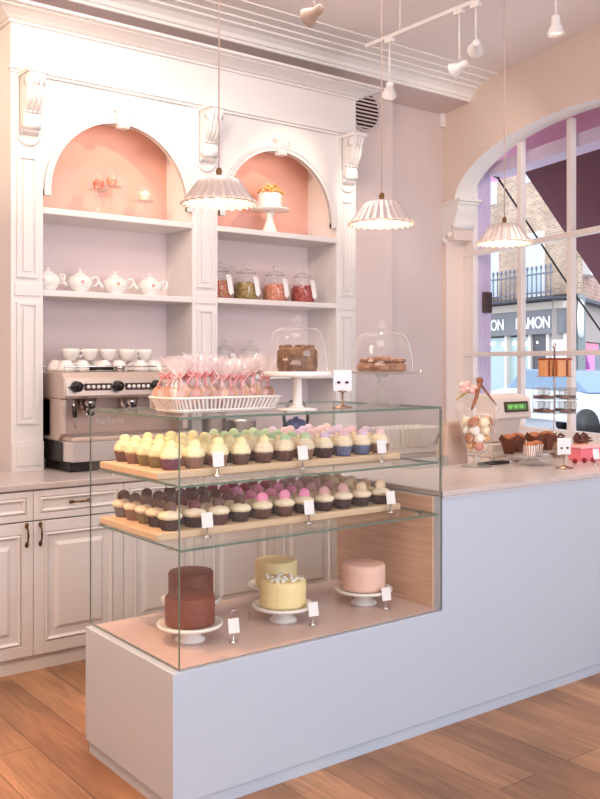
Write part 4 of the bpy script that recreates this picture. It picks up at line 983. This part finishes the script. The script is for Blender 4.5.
# ------------------------------------------------------------------ pendant lamps
BULB = emis('bulb_glow',(255,226,186),3.5)
SHADE = M('fluted_metal_shade',(206,192,188),.35,.35)
def make_pendant():
    t = thing('pendant_lamp', 'lamp', 'lamp')
    R0 = .139; S = 96; N_ = 24
    prof = [(.028,.105),(.055,.103),(.078,.092),(.098,.062),(.118,.030),(.137,.004),(.141,0)]; amp = [0,.03,.05,.06,.07,.08,.085]
    m = MB(); m.shell(prof, seg=S, amp=amp, nfl=N_); m.shell([(r-.002,z-.002) for r, z in reversed(prof)], seg=S, amp=list(reversed(amp)), nfl=N_)
    m.build('shade', SHADE, t)
    m = MB()
    for i in range(N_):
        a = 2*pi*i/N_; m.ball((.146*cos(a),.146*sin(a),.001),(.008,.008,.008),8,6)
    m.tube([(.146*cos(2*pi*i/48),.146*sin(2*pi*i/48),.002) for i in range(48)],.003,6,closed=True)
    m.build('beaded_rim', M('beaded_glass_rim',(236,214,200),.15), t)
    m = MB(); m.lathe([(.029,.106),(.012,.110),(.010,.120),(.013,.126),(.008,.140),(0,.141)], seg=16); m.lathe([(0,.062),(.016,.062),(.016,.104),(0,.105)], seg=16); m.build('brass_holder', BRASS, t)
    m = MB(); m.ball((0,0,.038),(.026,.026,.028),16,10); m.build('bulb', BULB, t)
    m = MB(); m.tube([(0,0,.138),(0,0,ZC-2.10)],.0028,8); m.build('cord', M('pale_cord',(206,182,168),.6), t)
    m = MB(); m.lathe([(0,ZC-2.135),(.045,ZC-2.135),(.05,ZC-2.10),(0,ZC-2.10)], seg=20); m.build('ceiling_rose', WHITE, t)
    return t
pn = make_pendant()
for (x, y, lab) in ((1.925,3.045,'fluted pendant lamp nearest the viewer, hanging left over the glass case'),(2.79,3.05,'middle fluted pendant lamp, hanging over the right end of the glass case'),(3.87,3.255,'fluted pendant lamp farthest right, hanging before the arched window')):
    o = dup(pn, (x,y,2.10 if x < 3 else 2.12), .1, lab, 'fluted pendant lamps over the counter')
    l = bpy.data.lights.new('pendant_light', 'POINT'); l.energy = 3.5; l.color = (1,.72,.48); l.shadow_soft_size = .03
    lo_ = bpy.data.objects.new('pendant_light', l); COL.objects.link(lo_); lo_.location = (x,y,2.095)
purge(pn)
# ------------------------------------------------------------------ spot track
TX, TZ = 3.75, 3.42
tr = thing('spotlight_track', 'thin white suspended lighting track under the ceiling', 'lighting track', (TX,3.6,TZ))
m = MB(); m.box(-.012,.012,-1.3,.64,-.006,.016); m.build('rail', WHITE, tr, bevel=.002)
for y in (.34,-.9):
    m = MB(); m.tube([(0,y,.016),(0,y,ZC-TZ)],.005,8); m.build('hanger_rod', WHITE, tr)
def spotlight(loc, drop, aim, lab, head=WHITE, power=30, ang=50, col=(1,.82,.66), rod=True, on=True):
    x, y, z = loc
    t = thing('spotlight', lab, 'spotlight', loc, 0, 'ceiling spotlights')
    m = MB(); m.box(-.015,.015,-.03,.03,-.03,-.0065); m.build('track_adapter', WHITE, t)
    m = MB(); m.tube([(0,0,-.03),(0,0,-drop)],.005,8); m.build('rod', WHITE, t)
    c = Vector((0,0,-drop-.04)); d = (Vector(aim)-(Vector(loc)+c)).normalized(); R = d.to_track_quat('-Z','Y').to_matrix()
    m = MB(); m.lathe([(0,.050),(.018,.050),(.022,.040),(.022,.010),(.030,-.005),(.044,-.040),(.046,-.045),(.040,-.044),(.026,-.01),(0,-.006)], c, 28, R=R); m.build('head', head, t)
    m = MB(); m.lathe([(0,-.012),(.026,-.012),(.034,-.030),(0,-.030)], c, 20, R=R); m.build('lens', emis('spot_lens',(255,222,180),6) if 'spot_lens' not in MATS else MATS['spot_lens'], t)
    if on:
        l = bpy.data.lights.new('spot_beam', 'SPOT'); l.energy = power; l.spot_size = radians(ang); l.spot_blend = .8; l.color = col; l.shadow_soft_size = .03
        o = bpy.data.objects.new('spot_beam', l); COL.objects.link(o); o.location = Vector(loc)+c+d*.055; o.rotation_euler = d.to_track_quat('-Z','Y').to_euler()
spotlight((TX,4.03,TZ), .27, (4.6,5.1,2.2), 'white spotlight hanging beside the round vent, left end of the track', power=30)
spotlight((TX,3.47,TZ), .28, (3.50,5.05,2.62), 'white spotlight hanging lowest of the close pair on the track', power=30, ang=32, col=(1,.7,.5))
spotlight((TX,3.35,TZ), .20, (5.3,4.9,2.9), 'white tilted spotlight, upper one of the close pair on the track', power=34)
spotlight((TX,2.83,TZ), .24, (3.9,2.9,0), 'white spotlight alone at the right, near the arch of the window', power=25)
t2 = thing('ceiling_plate', 'small white ceiling plate holding the left spotlight', 'ceiling plate', (2.60,3.30,ZC)); m = MB(); m.lathe([(0,-.02),(.05,-.02),(.052,0),(0,0)], seg=24); m.build('plate', WHITE, t2)
spotlight((2.60,3.30,ZC-.02), .50, (2.36,5.05,2.62), 'grey beige spotlight hanging alone at the top, left of the track', head=M('grey_beige_metal',(176,150,136),.5), power=42, ang=32, col=(1,.7,.5))
# second run of spots left of the frame, washing the dresser
t3 = thing('spotlight_track', 'white lighting track on the left, above and outside the view', 'lighting track', (.55,3.2,TZ)); m = MB(); m.box(-.012,.012,-.8,.8,-.006,.016); m.build('rail', WHITE, t3)
for y in (.5,-.5): m = MB(); m.tube([(0,y,.016),(0,y,ZC-TZ)],.005,8); m.build('hanger_rod', WHITE, t3)
spotlight((.55,3.55,TZ), .2, (1.85,4.75,2.85), 'white spotlight left of the view aimed at the first corbel', power=62, ang=44, col=(1,.74,.5))
spotlight((.55,2.85,TZ), .2, (3.5,5.05,2.62), 'white spotlight left of the view aimed at the right niche', power=60, ang=20)
spotlight((.55,3.20,TZ), .2, (1.5,2.95,.2), 'added white spotlight out of view, warming the counter end', power=190, ang=34, col=(1,.5,.25))  # added lamp that turns the counter end orange

spotlight((.55,2.50,TZ), .2, (2.7,4.8,3.55), 'added white spotlight out of view, brightening the ceiling cornice', power=55, ang=60, col=(1,.70,.48))  # added unseen uplight to brighten the cornice
for cx in ACX: area('niche_fill', (cx,4.90,2.895), (cx,4.93,2.2), .5, .08, .6, (1,.70,.52))  # added warm fill hidden in each niche, no lamp fitting

# ------------------------------------------------------------------ street outside
rd = MB(T=W); rd.box(-30,20,.62,30,-.35,-.12); struct(rd.build('ground_street', M('pale_road',(150,154,160),.8)))
pvm = MB(T=W); pvm.box(-30,20,.62,3.2,-.12,-.02); struct(pvm.build('ground_pavement', M('pale_pavement',(214,210,206),.8)))
ext = thing('brick_building', 'brick building across the street with a grey shop fascia and balconies', 'building', W(-13.2,12,-.12), 0)
EX = Vector(W(-13.2,12,-.12))
def X_(s, off, z): p = W(s, off, z); return (p[0]-EX.x, p[1]-EX.y, p[2]-EX.z)
BRK = brickmat('london_brick',(190,160,136),(160,132,112),(196,182,166),4.6)
BRK2 = brickmat('red_brick',(190,150,134),(172,130,114),(190,172,160),2.6, 'X')
m = MB(T=X_); m.box(-26,-13.2,12,12.5,3.3,10.5); m.build('brick_wall', BRK, ext)
m = MB(T=X_); m.box(-26,-13.2,12.35,12.6,-.12,3.3); m.build('shop_interior', M('shop_dark',(136,142,140),.5), ext)
FAS = M('grey_fascia',(126,124,128),.6)
m = MB(T=X_); m.box(-26,-13.25,11.9,12.05,2.25,2.92); fs_ = m.build('shop_fascia', FAS, ext)
m = MB(T=X_); m.box(-26,-13.2,11.85,12.3,2.92,3.12); m.build('stone_cornice', M('stone_band',(206,192,178),.8), ext)
m = MB(T=X_); m.box(-26,-13.1,11.4,12,3.16,3.22); m.build('balcony_slab', M('dark_slab',(74,74,84),.7), ext)
m = MB(T=X_)
for i in range(60):
    s_ = -13.2-.2*i; m.tube([(s_,11.45,3.22),(s_,11.45,4.0)],.022,5); m.ball((s_,11.45,4.02),(.04,.04,.07),6,4)
m.tube([(-26,11.45,3.85),(-13.1,11.45,3.85)],.025,5); m.tube([(-26,11.45,3.35),(-13.1,11.45,3.35)],.02,5)
m.build('balcony_railing', M('railing_grey',(120,122,134),.6), ext)
GLZ = M('pale_window_glass',(196,214,226),.15); SASH = M('sash_white',(246,246,246),.5)
for s0, s1, z0, z1 in ((-16.95,-16.3,3.4,5.45),(-15.1,-14.15,3.3,5.1),(-17.0,-16.4,6.2,8.3),(-15.05,-13.9,6.55,8.6),(-19.4,-18.5,3.4,5.3),(-19.4,-18.5,6.3,8.3)):
    m = MB(T=X_); m.box(s0,s1,11.93,12.05,z0,z1); w = m.build('window', SASH, ext)
    m = MB(T=X_); sm_ = (s0+s1)/2; zm_ = (z0+z1)/2
    for a, b in ((s0+.08,sm_-.03),(sm_+.03,s1-.08)):
        for c, d in ((z0+.08,zm_-.03),(zm_+.03,z1-.08)): m.box(a,b,11.92,11.95,c,d)
    m.build('pane', GLZ, w)
for s0, s1 in ((-17.6,-16.0),(-15.9,-14.85),(-13.95,-13.45)):
    m = MB(T=X_); m.box(s0,s1,12.1,12.2,.5,2.2); w = m.build('shop_window', M('shop_glass',(178,198,196),.15), ext)
m = MB(T=X_); m.box(-14.75,-14.1,12.05,12.3,0,2.25); m.build('shop_door', M('dark_door',(86,84,88),.5), ext)
for s_ in (-17.8,-15.95,-14.82,-14.02,-13.3):
    m = MB(T=X_); m.box(s_-.06,s_+.06,11.98,12.2,-.12,2.25); m.build('shop_post', M('pale_post',(226,214,204),.6), ext)
m = MB(T=X_); m.box(-17.8,-13.3,12.0,12.4,-.1,.55); m.build('stall_riser', M('grey_riser',(126,132,142),.6), ext)
for i in range(7): m = MB(T=X_); m.ball((-17.3+.55*i,12.06,2.0+.03*(i%2)),.035,8,6); m.build('shop_lamp', emis('shop_lamp_glow',(255,240,214),6) if 'shop_lamp_glow' not in MATS else MATS['shop_lamp_glow'], ext)
# fascia lettering, facing the viewer's side of the street
SGN = M('sign_white',(250,250,250),.5)
ang = math.atan2(-WD.y, -WD.x)
for txt, s_ in (('JACKSON', -17.72), ('RAMON', -15.33)):
    p = X_(s_, 11.885, 2.42); text_mesh('sign_lettering', txt, .45, SGN, ext, p, (radians(90), 0, ang), .01, .92, .008)
# second wing turning the corner, pink poster shop
wg = thing('corner_building', 'corner building with reddish brick, pale pillar and pink shop posters', 'building', (20.55,15.15,-.12), radians(23.5))
m = MB(); m.box(.4,12,.3,.5,3.4,10); m.build('brick_wall', BRK2, wg)
m = MB(); m.box(.0,12,.1,.4,2.2,3.3); m.build('wide_fascia', M('taupe_fascia',(168,154,146),.7), wg)
m = MB(); m.box(-.05,12,-.2,.3,3.3,3.4); m.build('ledge', M('dark_slab',(74,74,84),.7), wg)
m = MB(); m.box(.0,1.5,.05,.4,-.1,2.2); m.build('pillar', M('pale_pillar',(238,236,240),.6), wg)
m = MB(); m.box(1.5,12,.3,.5,-.1,2.2); m.build('shopfront', M('slate_shopfront',(98,104,122),.5), wg)
m = MB(); m.box(2.0,4.6,.2,.29,1.0,1.95); m.build('poster', M('magenta_poster',(244,120,206),.5), wg)
m = MB(); m.box(1.9,5.2,.2,.29,1.97,2.18); m.build('poster_header', M('pink_poster_header',(248,120,160),.5), wg)
m = MB(); m.tube([(3.1,.17,1.15),(3.05,.17,1.5),(3.15,.17,1.8)],[.16,.12,.04],8); m.tube([(3.5,.17,1.15),(3.45,.17,1.6)],[.10,.04],8); m.build('poster_figure', M('plum_print',(150,60,150),.5), wg)
m = MB(); m.box(3.0,4.2,.0,.3,4.2,8.5); m.build('window', SASH, wg)
m = MB(); m.tube([(-.1,-.3,2.9),(-.1,-.3,2.9)],.01,5) if False else m.lathe([(0,-.03),(.34,-.03),(.34,.03),(0,.03)], (.1,-.35,2.75), 30, R=Matrix.Rotation(radians(90),3,'X')@Matrix.Scale(1.5,3,(0,1,0)))
m.build('hanging_sign', SGN, wg)
# parked van / cars in the street
cr = thing('parked_car', 'pale car parked across the street, seen through the lower window panes', 'car', W(-9.2,9.0,-.12), math.atan2(WD.y, WD.x))
CARP = M('car_paint_white',(240,242,246),.25); 
m = MB(); m.prism([(-2.1,.35),(-2.15,.75),(-1.5,.92),(-.9,1.0),(1.5,1.02),(2.1,.9),(2.15,.4)], -.85, .85); m.build('body', CARP, cr, bevel=.05)
m = MB(); m.prism([(-1.2,.98),(-.55,1.42),(.95,1.45),(1.6,1.0)], -.72, .72); m.build('cabin', M('car_glass_blue',(120,144,168),.1), cr, bevel=.04)
for x in (-1.35,1.35):
    for y in (-.82,.82): m = MB(); m.tube([(x,y-.1,.34),(x,y+.1,.34)],.34,20); m.build('wheel', BLACK, cr)
# awning outside the window
aw = thing('shop_awning', 'dark plum retractable awning sloping out over the arched window', 'awning', W(.61,.43,3.05))
AO = Vector(W(.61,.43,3.05))
def A_(s, off, z): p = W(s, off, z); return (p[0]-AO.x, p[1]-AO.y, p[2]-AO.z)
m = MB(T=A_); q0, q1, z0, z1 = .43, 2.05, 3.06, 1.18
m.add([(.45,q0,z0),(4.6,q0,z0),(4.6,q1,z1),(.45,q1,z1),(.45,q0,z0+.012),(4.6,q0,z0+.012),(4.6,q1,z1+.012),(.45,q1,z1+.012)], [(0,1,2,3),(7,6,5,4),(0,4,5,1),(1,5,6,2),(2,6,7,3),(3,7,4,0)])
m.build('awning_cloth', M('plum_awning_cloth',(96,46,62),.8), aw)
m = MB(T=A_); m.tube([(.45,q1,z1),(4.6,q1,z1)],.03,8); m.build('front_bar', M('dark_metal',(60,54,54),.4,1), aw)
m = MB(T=A_); m.tube([(.14,.40,3.06),(.12,1.12,2.22),(.12,1.85,1.40)],.009,8); m.tube([(.12,.36,3.07),(.15,.46,3.02)],.03,8); m.build('awning_arm', M('dark_metal',(60,54,54),.4,1), aw)
